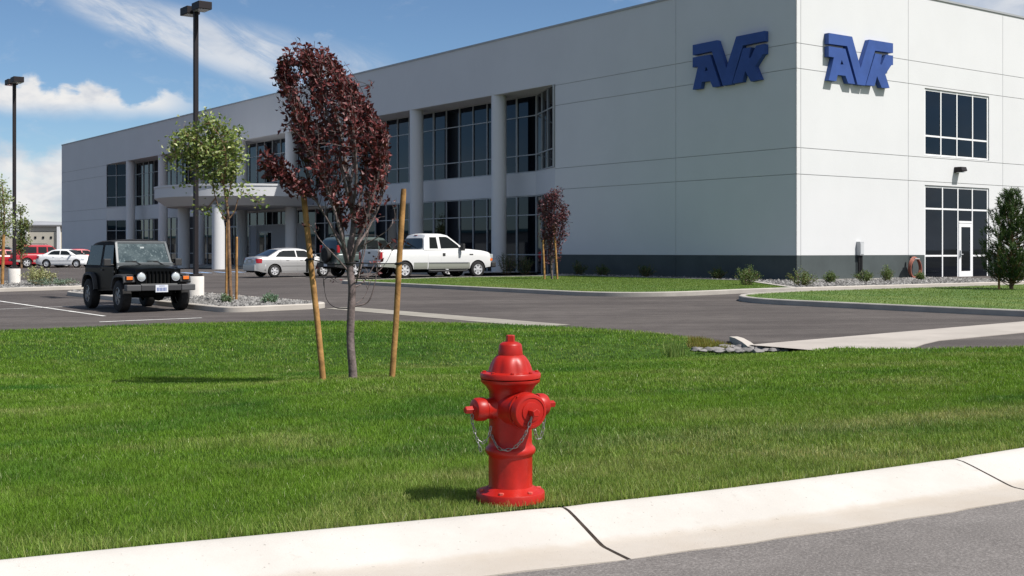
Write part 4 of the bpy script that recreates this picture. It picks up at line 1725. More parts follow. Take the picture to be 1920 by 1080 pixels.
trunk_pts = [rel(662, 715), rel(661, 690), rel(657, 640), rel(658, 590), rel(660, 540), rel(656, 500), rel(658, 460), rel(663, 420, 0.05), rel(660, 380, 0.05), rel(652, 330, 0.1), rel(642, 270, 0.1), rel(628, 200, 0.05), rel(608, 124)]
tr_r = [0.052, 0.046, 0.044, 0.043, 0.042, 0.040, 0.036, 0.030, 0.027, 0.022, 0.018, 0.013, 0.006]
tc_ = catmull(trunk_pts, 60)
tk = MB().tube([tuple(p) for p in tc_], list(np.interp(np.linspace(0, 12, 60), range(13), tr_r)), 12)
part('trunk', tk, M['bark'], t1, smooth=60)
br = MB()
twigs = []


def limb(pts, r0, r1, n=26, leaf_from=0.35):
    c = catmull(pts, n)
    br.tube([tuple(p) for p in c], list(np.linspace(r0, r1, n)), 7)
    twigs.append((c, leaf_from, r1))
    return c


LIMBS = [
    ([rel(656, 508), rel(645, 470, .1), rel(640, 420, .15), rel(620, 360, .2), rel(592, 300, .25), rel(568, 230, .25), rel(548, 150, .2)], .026, .006),
    ([rel(657, 500), rel(668, 460, -.1), rel(690, 400, -.15), rel(707, 340, -.2), rel(716, 290, -.2), rel(722, 245, -.2)], .024, .006),
    ([rel(660, 440), rel(672, 390, .1), rel(684, 320, .2), rel(690, 250, .2), rel(676, 200, .2), rel(658, 158, .15)], .022, .005),
    ([rel(655, 500), rel(640, 440, -.2), rel(622, 380, -.25), rel(600, 320, -.3), rel(572, 260, -.3), rel(548, 200, -.3), rel(536, 168, -.3)], .022, .005),
    ([rel(660, 400), rel(646, 340, -.15), rel(630, 280, -.2), rel(610, 200, -.25), rel(590, 140, -.25), rel(572, 108, -.2)], .018, .004),
    ([rel(661, 395), rel(668, 330, -.2), rel(664, 260, -.3), rel(650, 190, -.3), rel(634, 138, -.25)], .018, .004),
    ([rel(655, 350), rel(668, 280, .15), rel(664, 200, .25), rel(640, 150, .25), rel(616, 112, .2)], .016, .004),
    ([rel(652, 340), rel(632, 280, .2), rel(604, 220, .3), rel(586, 160, .3), rel(580, 110, .25)], .016, .004),
    ([rel(662, 470), rel(690, 430, .2), rel(716, 370, .25), rel(722, 310, .25), rel(715, 250, .2)], .016, .004),
    ([rel(657, 480), rel(626, 430, .3), rel(590, 370, .4), rel(566, 300, .4), rel(552, 235, .35)], .016, .004),
    ([rel(692, 395, -.1), rel(706, 330, .05), rel(700, 250, .1), rel(692, 190, .1), rel(696, 150, .1)], .009, .0029),
    ([rel(560, 216, -.2), rel(540, 180, -.2), rel(532, 150, -.2), rel(534, 128, -.2)], .006, .002),
]
for pts, r0, r1 in LIMBS:
    limb(pts, r0, r1)
limb([rel(646, 478), rel(618, 420, -.1), rel(588, 372, -.2), rel(548, 348, -.25), rel(520, 325, -.3), rel(505, 305, -.3)], .012, .003, leaf_from=0.5)
# thin bare shoots low down
bare = [([rel(660, 540), rel(680, 530, .1), rel(700, 500, .15), rel(712, 470, .15)], .012, .003), ([rel(659, 575), rel(690, 566), rel(703, 530), rel(708, 500)], .010, .003),
        ([rel(657, 578), rel(630, 577, .1), rel(612, 560, .15), rel(606, 520, .15)], .007, .002), ([rel(654, 510), rel(628, 480, -.15), rel(600, 450, -.2), rel(578, 415, -.2)], .013, .004),
        ([rel(672, 520, .1), rel(684, 470, .2), rel(692, 420, .2), rel(694, 392, .2)], .009, .003), ([rel(668, 530), rel(676, 490, -.2), rel(686, 440, -.3), rel(688, 400, -.3)], .009, .003),
        ([rel(676, 462), rel(706, 446, -.1), rel(728, 430, -.15), rel(742, 410, -.15)], .008, .002), ([rel(664, 522), rel(700, 515, .1), rel(724, 492, .2), rel(738, 462, .2)], .006, .002),
        ([rel(662, 572), rel(682, 558, .1), rel(694, 530, .1)], .006, .002)]
for pts, r0, r1 in bare:
    c = catmull(pts, 18)
    br.tube([tuple(p) for p in c], list(np.linspace(r0, r1, 18)), 6)
    twigs.append((c, 0.72, -1))
LP, LS = [], []


def crown_ok(q, m_=0):
    """uneven outline of the crown as seen from the street: left and right limits by height"""
    y = 470 - (q[2] + TB.z - E) / TY * 2248
    x = 960 + (q[0] + TB.x) / (TY) * 2248
    yl = [84, 100, 124, 162, 200, 243, 281, 315, 358, 392, 428]
    xl = [570, 545, 531, 512, 523, 527, 552, 578, 603, 620, 632]
    xr = [608, 628, 655, 665, 697, 729, 731, 723, 710, 694, 690]
    return np.interp(y, yl, xl) - m_ < x < np.interp(y, yl, xr) + m_ and 82 < y < 432


for c, lf, r1 in list(twigs):
    n = len(c)
    lf = lf * 0.8 if r1 > 0 else lf
    nsub = 60 if r1 > 0 else 3
    for k in range(nsub):
        i = int(rt.uniform(lf, 0.99) * (n - 1))
        a = c[i]
        d = c[min(i + 1, n - 1)] - c[max(i - 1, 0)]
        d = d / (np.linalg.norm(d) + 1e-9)
        side = rt.normal(size=3) * 0.62
        dirn = d * 0.8 + side + np.array([0, 0, 0.35])
        dirn /= np.linalg.norm(dirn)
        ln = rt.uniform(0.22, 0.62) * (0.42 if r1 == 0.003 else 1.0 if r1 > 0 else 0.5)
        b = a + dirn * ln
        if r1 > 0 and r1 != 0.003 and not crown_ok(b):
            b = a + (d * 0.6 - side * 0.4) * ln * 0.5
            if not crown_ok(b, 4):
                continue
        sub = wiggle(a, b, 7, 0.02, rt, 0.02)
        br.tube([tuple(p) for p in sub], list(np.linspace(0.005, 0.0018, 7)), 4, cap=False)
        nl = int(rt.uniform(10, 17)) if r1 > 0 else int(rt.uniform(1, 5))
        for j in range(nl):
            f = rt.uniform(0.25, 1.0) if r1 > 0 else rt.uniform(0.7, 1)
            q = sub[min(6, int(f * 6))] + rt.normal(size=3) * 0.02
            if r1 > 0 and r1 != 0.003 and not crown_ok(q, 1):
                continue
            LP.append(q)
            LS.append(rt.uniform(0.035, 0.085))
    if r1 > 0:
        for j in range(50):
            f = rt.uniform(max(lf, 0.45), 1)
            q = c[int(f * (n - 1))] + rt.normal(size=3) * 0.03
            LP.append(q)
            LS.append(rt.uniform(0.045, 0.08))
part('branch', br, M['bark'], t1, smooth=60)
LP, LS = np.array(LP), np.array(LS)
nl = len(LP)
a = rt.random((nl, 1))
cols = np.array([[0.050, 0.013, 0.015]]) * (1 - a) + np.array([[0.150, 0.036, 0.034]]) * a
pk = rt.random(nl) < 0.08
cols[pk] = np.array([0.20, 0.062, 0.060])
leaf_mesh('crown', LP, LS, cols, t1, M['leaf_red'], rt, updir=(-0.5, 0.0, 0.25), wide=0.5)

s1 = at(606, 710, 13.15); s1.z = E + float(zlawn(s1.x, s1.y)) - 0.02
stake(s1, at(568, 354, 13.15), 0.034, 'weathered wooden stake leaning left of the purple tree on the lawn', 'stakes beside the purple tree on the lawn')
s2 = at(735, 703, 13.35); s2.z = E + float(zlawn(s2.x, s2.y)) - 0.02
stake(s2, at(757, 354, 13.35), 0.034, 'weathered wooden stake leaning right of the purple tree on the lawn', 'stakes beside the purple tree on the lawn')
# straps from the stakes round the trunk
tie = MB()
q0, q1, q2, q3, q4 = at(580, 484, 13.12), at(620, 496, 13.2), at(657, 493, 13.2), at(690, 494, 13.28), at(741, 494, 13.33)
tie.tube([tuple(p) for p in catmull([q0, q1, q2], 16)], 0.006, 6)
tie.tube([tuple(p) for p in catmull([q2, q3, q4], 16)], 0.006, 6)
for c0, rr in ((at(580, 486, 13.13), 0.040), (at(748, 493, 13.35), 0.040), (at(657, 493, 13.25), 0.047)):
    tie.tube([tuple(c0 + Vector((rr * math.cos(a), rr * math.sin(a), 0.012 * math.sin(a + 1)))) for a in np.linspace(0, 2 * math.pi, 18)[:-1]], 0.012, 6, closed=True)
tie.box(-0.012, 0.012, -0.01, 0.01, -0.13, 0.02, Matrix.Translation(at(576, 488, 13.08)))
tag(part('tree_tie', tie, M['black_rubber'], smooth=60), 'thin dark strap tying the purple tree to its two stakes', 'tree tie')


# ---- generic young tree with ellipsoid lobes
def lobe_tree(name, label, base, trunk, limbs, lobes, nleaf, lsize, colA, colB, mat, bark, seed, updir=None, group=None, r0=0.05, wide=0.6, hi=None):
    r = np.random.default_rng(seed)
    base = Vector(base)
    t = thing(name, label, 'tree', base, 0, group)
    tp = catmull([np.array(Vector(p) - base) for p in trunk], 40)
    part('trunk', MB().tube([tuple(p) for p in tp], list(np.linspace(r0, r0 * 0.35, 40)), 10), M[bark], t, smooth=60)
    b = MB()
    tips = []
    for pts in limbs:
        c = catmull([np.array(Vector(p) - base) for p in pts], 18)
        b.tube([tuple(p) for p in c], list(np.linspace(r0 * 0.42, r0 * 0.1, 18)), 6)
        tips.append(c)
    pos = []
    tot = sum(l[1][0] * l[1][1] * l[1][2] for l in lobes)
    allc = np.concatenate(tips + [tp[18:]])
    for cen, rad in lobes:
        k = max(3, int(nleaf / 9 * rad[0] * rad[1] * rad[2] / tot))
        cen = np.array(Vector(cen) - base)
        for _ in range(k):
            q = r.normal(size=3)
            q = q / np.linalg.norm(q) * r.random() ** 0.45
            tip = cen + q * np.array(rad)
            i = np.argmin(np.linalg.norm(allc - tip, axis=1))
            a = allc[i]
            if np.linalg.norm(tip - a) > 0.9:
                a = tip + (a - tip) * 0.6 / np.linalg.norm(tip - a)
            s = wiggle(a, tip, 6, 0.03, r, 0.02)
            b.tube([tuple(p) for p in s], list(np.linspace(r0 * 0.12, r0 * 0.04, 6)), 4, cap=False)
            for _j in range(9):
                f = r.uniform(0.45, 1.0)
                pos.append(s[min(5, int(f * 5.99))] + r.normal(size=3) * lsize * 0.9)
    part('branch', b, M[bark], t, smooth=60)
    pos = np.array(pos)
    n = len(pos)
    a = r.random((n, 1)) ** 1.3
    cols = np.array([colA]) * (1 - a) + np.array([colB]) * a
    if hi is not None:
        k = r.random(n) < 0.12
        cols[k] = hi
    leaf_mesh('crown', pos, lsize * (0.7 + 0.6 * r.random(n)), cols, t, M[mat], r, updir=updir, wide=wide)
    return t


# ---- green tree on the gravel island
GY = 32.4


def g2(x, y, dy=0.0):
    return at(x, y, GY + dy)


LG = [((392, 256), (1.0, .9, .50)), ((372, 300), (1.0, .9, .55)), ((345, 275), (.55, .5, .35)), ((412, 300), (.75, .8, .6)), ((360, 240), (.45, .5, .25)), ((428, 268), (.4, .5, .45)), ((396, 226), (.5, .5, .2)),
      ((440, 310), (.25, .4, .45)), ((420, 345), (.35, .5, .4)), ((448, 342), (.22, .3, .3)), ((345, 345), (.15, .2, .12)), ((463, 362), (.28, .2, .12)), ((480, 382), (.16, .2, .13)), ((382, 398), (.2, .2, .08)), ((415, 392), (.1, .15, .1)), ((330, 262), (.25, .3, .12)), ((395, 330), (.5, .5, .25))]
lobe_tree('green_tree', 'young green-leaved tree with a wind-blown crown on the gravel island', g2(433, 562),
          [g2(433, 566), g2(431, 520), g2(429, 460), g2(428, 415), g2(425, 380), g2(418, 340), g2(410, 300), g2(398, 250)],
          [[g2(428, 418), g2(414, 398), g2(404, 370), g2(396, 335), g2(380, 290)], [g2(428, 412), g2(440, 396), g2(447, 372), g2(460, 362), g2(482, 378)],
           [g2(425, 380), g2(432, 350), g2(440, 310), g2(434, 270)], [g2(420, 350), g2(400, 320, .3), g2(370, 290, .4), g2(345, 268, .4)], [g2(418, 345), g2(424, 300, -.4), g2(415, 260, -.5), g2(392, 230, -.4)],
           [g2(408, 300), g2(380, 270, -.3), g2(350, 255, -.4), g2(330, 262, -.4)], [g2(404, 372), g2(392, 386), g2(380, 398)]],
          [(g2(*c), r) for c, r in LG], 3100, 0.115, (0.085, 0.145, 0.026), (0.25, 0.30, 0.085), 'leaf', 'bark_brown', 31, updir=(0.7, 0, -0.1), r0=0.055, hi=(0.50, 0.53, 0.27))
for x, y, tx, ty, k in ((424, 559, 426, 405, 'left'), (443, 559, 444, 432, 'right')):
    b = g2(x, y); b.z = E - 1.345
    stake(b, g2(tx, ty + 12), 0.035, 'brown wooden stake on the %s of the green tree on the gravel island' % k, 'stakes beside the green tree on the gravel island')

# ---- small purple tree near the building
PY = 49.0


def g3(x, y, dy=0.0):
    return at(x, y, PY + dy)


lobe_tree('purple_leaf_tree', 'small purple-leaved tree on the far lawn against the shaded building wall', g3(1035, 524),
          [g3(1035, 528), g3(1034, 495), g3(1036, 450), g3(1038, 400), g3(1040, 352)],
          [[g3(1034, 500), g3(1028, 460), g3(1020, 410), g3(1022, 375)], [g3(1034, 498), g3(1044, 460), g3(1054, 420), g3(1056, 390)], [g3(1035, 470), g3(1030, 430, .3), g3(1030, 380, .3)], [g3(1035, 470), g3(1044, 430, -.3), g3(1048, 375, -.3)]],
          [(g3(*c), r) for c, r in [((1040, 372), (.36, .4, .42)), ((1026, 395), (.34, .4, .6)), ((1052, 400), (.32, .4, .6)), ((1038, 420), (.5, .5, .5)), ((1024, 445), (.25, .3, .4)), ((1055, 440), (.25, .3, .3)), ((1038, 460), (.3, .3, .35)), ((1028, 482), (.2, .25, .3)), ((1046, 478), (.2, .25, .3))]],
          3600, 0.09, (0.050, 0.016, 0.022), (0.115, 0.036, 0.042), 'leaf_red', 'bark', 41, updir=(-.1, 0, .5), r0=0.05, hi=(0.18, 0.07, 0.07))
for x0, y0, x1, y1, k in ((1021, 526, 1018, 450, 'left'), (1045, 525, 1039, 422, 'right')):
    b = g3(x0, y0 - 2, -0.2)
    stake(b, g3(x1, y1, -0.2), 0.04, 'wooden stake on the %s of the small purple tree near the building' % k, 'stakes beside the small purple tree')

# ---- pine on the right island
NYY = 37.3


def g4(x, y, dy=0.0):
    return at(x, y, NYY + dy)


pine = thing('pine_tree', 'young bushy dark green pine on the grass island at the right edge', 'tree', g4(1897, 541))
rp = np.random.default_rng(51)
pb = Vector(pine.location)
tpt = catmull([np.array(g4(*q) - pb) for q in ((1897, 548), (1896, 520), (1898, 470), (1896, 420), (1893, 372))], 30)
part('trunk', MB().tube([tuple(p) for p in tpt], list(np.linspace(0.07, 0.012, 30)), 9), M['bark_brown'], pine, smooth=60)
bb = MB()
NP, ND, NC = [], [], []
for k in range(230):
    f = rp.uniform(0.16, 1.0)
    a = tpt[int(f * 29)]
    ang = rp.uniform(0, 6.28)
    # widest low down, closed to a rough cone with ragged lobes
    rad = np.interp(f, [0.16, 0.3, 0.5, 0.75, 0.9, 1.0], [0.72, 0.95, 0.88, 0.58, 0.32, 0.10]) * rp.uniform(0.55, 1.08)
    rise = rp.uniform(0.25, 0.6) * rad + 0.10
    tip = a + np.array([math.cos(ang) * rad, math.sin(ang) * rad, rise])
    c = wiggle(a, tip, 8, 0.03, rp, -0.06)
    bb.tube([tuple(p) for p in c], list(np.linspace(0.016, 0.005, 8)), 5, cap=False)
    d = (c[-1] - c[-3]); d /= np.linalg.norm(d)
    for j in range(4 if rad > 0.3 else 2):
        i = 7 if j == 0 else int(rp.uniform(3, 7))
        o = c[i] + (rp.normal(size=3) * 0.07 if j else 0)
        up = d * 0.6 + np.array([0, 0, 0.8]) + rp.normal(size=3) * 0.25
        up /= np.linalg.norm(up)
        for q in range(26):
            s = rp.uniform(0, 0.20)
            dd = up * 0.75 + rp.normal(size=3) * 0.5
            dd /= np.linalg.norm(dd)
            NP.append(o + up * s)
            ND.append(dd * rp.uniform(0.08, 0.13))
            NC.append(np.array([0.040, 0.075, 0.022]) * rp.uniform(0.7, 1.3) + (np.array([0.05, 0.055, 0.012]) if rp.random() < 0.15 else 0))
part('branch', bb, M['bark_brown'], pine, smooth=60)
NP, ND, NC = np.array(NP), np.array(ND), np.array(NC)
sd_ = np.cross(ND, rp.normal(size=ND.shape))
sd_ /= np.linalg.norm(sd_, axis=1, keepdims=True)
vv = np.stack([NP - sd_ * 0.009, NP + sd_ * 0.009, NP + ND + sd_ * 0.003, NP + ND - sd_ * 0.003], 1).reshape(-1, 3)
cc = np.ones((len(NP), 4, 4), np.float32)
cc[:, :, :3] = NC[:, None]
fast_mesh('crown', vv, np.arange(len(NP) * 4).reshape(-1, 4), M['leaf'], cc.reshape(-1, 4), pine)
stake(g4(1873, 539, -0.1), g4(1872, 468, -0.1), 0.035, 'dark wooden stake on the grass left of the young pine', None)

# ---- trees at the far left
LY_ = 47.0


def g5(x, y, dy=0.0):
    return at(x, y, LY_ + dy)


lobe_tree('green_tree', 'pale green thin-crowned young tree at the left edge beside the far lamp post', g5(5, 532),
          [g5(5, 536), g5(5, 500), g5(6, 450), g5(8, 400), g5(4, 345)],
          [[g5(5, 470), g5(-8, 430), g5(-14, 390)], [g5(6, 450), g5(14, 420), g5(20, 390)], [g5(6, 430), g5(2, 390, .3), g5(0, 350, .3)]],
          [(g5(*c), r) for c, r in [((2, 350), (.25, .4, .4)), ((8, 375), (.45, .4, .45)), ((-8, 400), (.5, .4, .6)), ((12, 410), (.32, .4, .5)), ((2, 430), (.5, .4, .4)), ((14, 436), (.25, .3, .3)), ((-10, 450), (.4, .4, .4))]],
          1500, 0.10, (0.13, 0.19, 0.05), (0.30, 0.34, 0.15), 'leaf', 'bark_brown', 61, updir=(.5, 0, 0), r0=0.06, hi=(0.42, 0.45, 0.25))
b_ = g5(4, 528, -0.3); b_.z = E - 1.34
stake(b_, g5(7, 440, -0.3), 0.06, 'thick brown wooden stake by the pale green tree at the left edge', None)
LY2 = 82.0


def g6(x, y, dy=0.0):
    return at(x, y, LY2 + dy)


lobe_tree('green_tree', 'dark-based green tree behind the parked red wagon, left of the beige warehouse', g6(40, 500),
          [g6(40, 503), g6(40, 470), g6(39, 430), g6(38, 390)],
          [[g6(40, 480), g6(34, 450), g6(32, 420)], [g6(40, 470), g6(48, 440), g6(50, 415)], [g6(40, 450), g6(42, 420, .4), g6(40, 395, .4)]],
          [(g6(*c), r) for c, r in [((40, 395), (.35, .5, .5)), ((38, 420), (.55, .5, .6)), ((48, 425), (.4, .5, .6)), ((36, 446), (.45, .5, .6)), ((46, 452), (.5, .5, .5)), ((38, 466), (.5, .5, .6)), ((54, 414), (.25, .3, .25))]],
          1500, 0.15, (0.09, 0.13, 0.04), (0.24, 0.28, 0.11), 'leaf', 'bark_brown', 63, updir=(.4, 0, 0), r0=0.08)


# ================================================================== SHRUBS, ROCKS, REEDS
def shrub(label, base, w_, h_, colA, colB, seed, nst=26, lf=0.05, group='low shrubs in the gravel beds', mat='leaf'):
    r = np.random.default_rng(seed)
    t = thing('shrub', label, 'shrub', base, 0, group)
    st = MB()
    pos = []
    for k in range(nst):
        a, e = r.uniform(0, 6.28), r.uniform(0.15, 1.0)
        tip = np.array([math.cos(a) * w_ * e * 0.5, math.sin(a) * w_ * e * 0.5, h_ * r.uniform(0.55, 1.0) * (1.05 - 0.45 * e)])
        s = wiggle((0.1 * math.cos(a) * w_, 0.1 * math.sin(a) * w_, -0.03), tip, 7, 0.02, r, 0.04)
        st.tube([tuple(p) for p in s], 0.006, 4, cap=False)
        for j in range(40):
            f = r.uniform(0.2, 1)
            pos.append(s[min(6, int(f * 6.99))] + r.normal(size=3) * lf * 0.8)
    part('stem', st, M['bark_brown'], t)
    pos = np.array(pos)
    pos[:, 2] = np.maximum(pos[:, 2], 0.01)
    n = len(pos)
    a = r.random((n, 1))
    leaf_mesh('foliage', pos, lf * (0.7 + 0.7 * r.random(n)), np.array([colA]) * (1 - a) + np.array([colB]) * a, t, M[mat], r, updir=(0, 0, 0.8), wide=0.5)
    return t


def bed_z(u, v, h=0.10):
    return E + zl(u, v) + h


def shrub_at(x, v, label, w_, h_, cA, cB, seed, **kw):
    r = (x - 960) / 2248.0
    Y = v / (CA - SA * r)
    u, v2 = UV(r * Y, Y)
    shrub(label, (r * Y, Y, bed_z(u, v2)), w_, h_, cA, cB, seed, **kw)


GA, GB = (0.055, 0.105, 0.022), (0.145, 0.19, 0.055)
shrub_at(1400, 28.5, 'spiky green shrub in the gravel left of the building corner', 1.15, 0.75, GA, GB, 71, nst=34)
shrub_at(1503, 26.9, 'wide yellowish green shrub in the gravel just right of the building corner', 1.1, 0.6, GA, (0.18, 0.21, 0.06), 72, nst=34)
shrub_at(1557, 28.3, 'small round green shrub on gravel between the corner shrub and the conduits', 0.55, 0.48, GA, GB, 73)
shrub_at(1621, 28.8, 'low green shrub at the foot of the black conduits', 0.78, 0.46, GA, GB, 74)
shrub_at(1663, 29.3, 'dark green shrub on gravel left of the coiled hose', 0.72, 0.60, GA, GB, 75)
shrub_at(1726, 29.3, 'tiny green shrub on gravel right of the coiled hose', 0.4, 0.3, GA, GB, 76)
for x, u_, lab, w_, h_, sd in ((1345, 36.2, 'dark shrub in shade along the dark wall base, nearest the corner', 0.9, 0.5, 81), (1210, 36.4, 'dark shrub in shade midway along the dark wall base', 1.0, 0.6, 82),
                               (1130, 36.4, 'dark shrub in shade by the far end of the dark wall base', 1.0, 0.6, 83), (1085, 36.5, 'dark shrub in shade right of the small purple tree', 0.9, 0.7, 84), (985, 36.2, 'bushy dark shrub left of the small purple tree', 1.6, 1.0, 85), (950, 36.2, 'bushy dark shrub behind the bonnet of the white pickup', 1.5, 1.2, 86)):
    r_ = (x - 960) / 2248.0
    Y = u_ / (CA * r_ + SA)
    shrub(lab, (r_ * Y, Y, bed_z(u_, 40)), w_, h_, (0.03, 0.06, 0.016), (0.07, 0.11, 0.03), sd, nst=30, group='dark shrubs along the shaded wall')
# island shrubs
b_ = at(70, 533, 46.3); b_.z = E - 1.33
shrub('pale yellow-green spreading shrub in the gravel beside the far lamp post', b_, 1.5, 0.75, (0.20, 0.22, 0.08), (0.42, 0.42, 0.22), 91, nst=40, lf=0.07)
b_ = at(95, 537, 45.8); b_.z = E - 1.33
shrub('low grey-green ground-hugging shrub at the front of the far gravel island', b_, 2.4, 0.26, (0.10, 0.16, 0.12), (0.22, 0.28, 0.20), 92, nst=50, lf=0.05)
b_ = at(505, 567, 30.9); b_.z = E - 1.37
shrub('small grey-green shrub at the tip of the gravel island', b_, 0.5, 0.24, (0.08, 0.16, 0.10), (0.20, 0.28, 0.18), 93, nst=24, lf=0.05)
b_ = at(423, 566, 31.2); b_.z = E - 1.36
shrub('small grey-green shrub at the foot of the green tree stakes', b_, 0.45, 0.2, (0.08, 0.14, 0.07), (0.16, 0.22, 0.12), 94, nst=18, lf=0.045)

# drain rocks in the swale mouth
rr = np.random.default_rng(97)
ROCK = [(1305, 655, .20), (1318, 657, .16), (1330, 654, .22), (1343, 654, .26), (1358, 650, .30), (1367, 656, .26), (1380, 654, .24), (1391, 651, .26), (1400, 656, .2), (1411, 654, .26), (1425, 654, .3), (1437, 656, .22), (1452, 656, .2), (1348, 658, .2), (1386, 658, .22), (1372, 649, .2), (1420, 658, .22), (1465, 657, .16), (1405, 648, .18), (1431, 653, .2), (1444, 654, .24), (1459, 655, .22), (1472, 656, .18), (1312, 653, .12), (1396, 655, .16)]
for k, (x, y, s) in enumerate(ROCK):
    s *= 0.8
    Y = 18.5 + (656 - y) * 0.10 + rr.uniform(-0.1, 0.1)
    p = at(x, y, Y)
    bm = bmesh.new()
    bmesh.ops.create_icosphere(bm, subdivisions=3, radius=0.5)
    sc = Vector((s * rr.uniform(0.9, 1.35), s * rr.uniform(0.7, 1.0), s * rr.uniform(0.32, 0.5)))
    o = Vector(rr.uniform(-50, 50, 3))
    for vtx in bm.verts:
        d = vtx.co.normalized()
        nn = mnoise.noise(d * 1.3 + o) * 0.32 + mnoise.noise(d * 3.1 + o) * 0.10
        # flat broken faces
        co = vtx.co * (1 + nn)
        for ax in (Vector((0.5, 0.3, 0.8)), Vector((-0.6, 0.5, 0.6)), Vector((0.1, -0.9, 0.4))):
            ax = (ax + o * 0.004).normalized()
            dd = co.dot(ax) - 0.34
            if dd > 0:
                co = co - ax * dd * 0.85
        vtx.co = Vector((co.x * sc.x, co.y * sc.y, co.z * sc.z))
    bm.transform(Matrix.Rotation(rr.uniform(-0.5, 0.5), 4, 'Z'))
    me = bpy.data.meshes.new('rock')
    bm.to_mesh(me)
    bm.free()
    smooth_mesh(me, 32)
    me.materials.append(M['stone'])
    ob = bpy.data.objects.new('rock', me)
    COL.objects.link(ob)
    ob.location = p
    tag(ob, 'grey broken rock among others lining the drain mouth at the lawn edge', 'rock', 'rocks at the drain mouth')

# tall grass tuft by the rocks
rg = np.random.default_rng(99)
n = 300
X = rg.normal(1264, 8, n); Yp = rg.normal(657, 2.5, n)
Yd = 18.2 + rg.normal(0, 0.25, n)
XX = (X - 960) / 2248 * Yd
ZZ = zlawn(XX, Yd)
a_ = rg.random((n, 1))
v_, f_, c_ = blades('t', XX, Yd, ZZ, 0.06 + 0.13 * rg.random(n), 0.010, rg, 0.5, col=np.array([[0.05, 0.12, 0.015]]) * (1 - a_) + np.array([[0.19, 0.24, 0.07]]) * a_)
tag(fast_mesh('tall_grass', v_, f_, M['grass'], c_), kind='stuff')
n = 2200
X = rg.uniform(1290, 1372, n)
Yd = 18.9 + rg.random(n) * 0.9
XX = (X - 960) / 2248 * Yd
a_ = rg.random((n, 1))
k = in_poly(XX, Yd, LAWN_POLY)
v_, f_, c_ = blades('t', XX[k], Yd[k], zlawn(XX[k], Yd[k]), 0.03 + 0.045 * rg.random(k.sum()), 0.010, rg, 0.7, col=(np.array([[0.19, 0.125, 0.03]]) * (1 - a_) + np.array([[0.15, 0.20, 0.04]]) * a_)[k])
tag(fast_mesh('dry_grass', v_, f_, M['grass'], c_), kind='stuff')
# ================================================================== VEHICLES


def paint(name, col, rough=0.28, coat=0.6, metal=0.0):
    coat = min(coat, 0.25)
    return principled('paint_' + name, col, rough, 0.5, metal, coat=coat)


def wheel(parent, x, y, r, w, rim_mat, spokes=5, rim_r=None, name='wheel', sgn=1, deep=0.03):
    """axis along local y; outer face on the side given by sgn"""
    rim_r = rim_r or r * 0.64
    we = bpy.data.objects.new(name, None)
    COL.objects.link(we)
    we.parent = parent
    we.location = (x, y, r)
    rot = Matrix.Rotation(R(-90) * sgn, 4, 'X')
    ty = MB().lathe([(rim_r, -w / 2), (r * 0.90, -w / 2), (r * 0.975, -w * 0.42), (r, -w * 0.28), (r, w * 0.28), (r * 0.975, w * 0.42), (r * 0.90, w / 2), (rim_r * 1.02, w / 2), (rim_r, w / 2 - 0.02)], 36, rot, cap=False)
    part('tyre', ty, M['tyre'], we, smooth=40)
    rm = MB()
    rm.lathe([(rim_r * 1.01, w / 2 - 0.008), (rim_r * 0.93, w / 2 - 0.004), (rim_r * 0.86, w / 2 - deep), (rim_r * 0.86, -w * 0.3)], 36, rot, cap=False)
    rm.lathe([(rim_r * 0.24, w / 2 - deep * 1.8), (rim_r * 0.24, w / 2 - 0.006), (rim_r * 0.18, w / 2), (0.0, w / 2)], 20, rot, cap=False)
    for k in range(spokes):
        a = 2 * math.pi * k / spokes
        mm = rot @ Matrix.Rotation(a, 4, 'Z')
        o0, o1 = rim_r * 0.16, rim_r * 0.24
        zt = w / 2 - 0.012
        rm.add([(rim_r * 0.15, -o0, zt), (rim_r * 0.9, -o1, zt - deep * 0.3), (rim_r * 0.9, o1, zt - deep * 0.3), (rim_r * 0.15, o0, zt),
                (rim_r * 0.15, -o0, zt - 0.04), (rim_r * 0.9, -o1, zt - 0.05), (rim_r * 0.9, o1, zt - 0.05), (rim_r * 0.15, o0, zt - 0.04)],
               [(0, 1, 2, 3), (0, 4, 5, 1), (2, 6, 7, 3)], mm)
    part('rim', rm, rim_mat, we, smooth=35)
    part('brake', MB().lathe([(rim_r * 0.84, w / 2 - deep * 3.2), (0.0, w / 2 - deep * 3.2)], 24, rot, cap=False), M['under'], we)
    return we


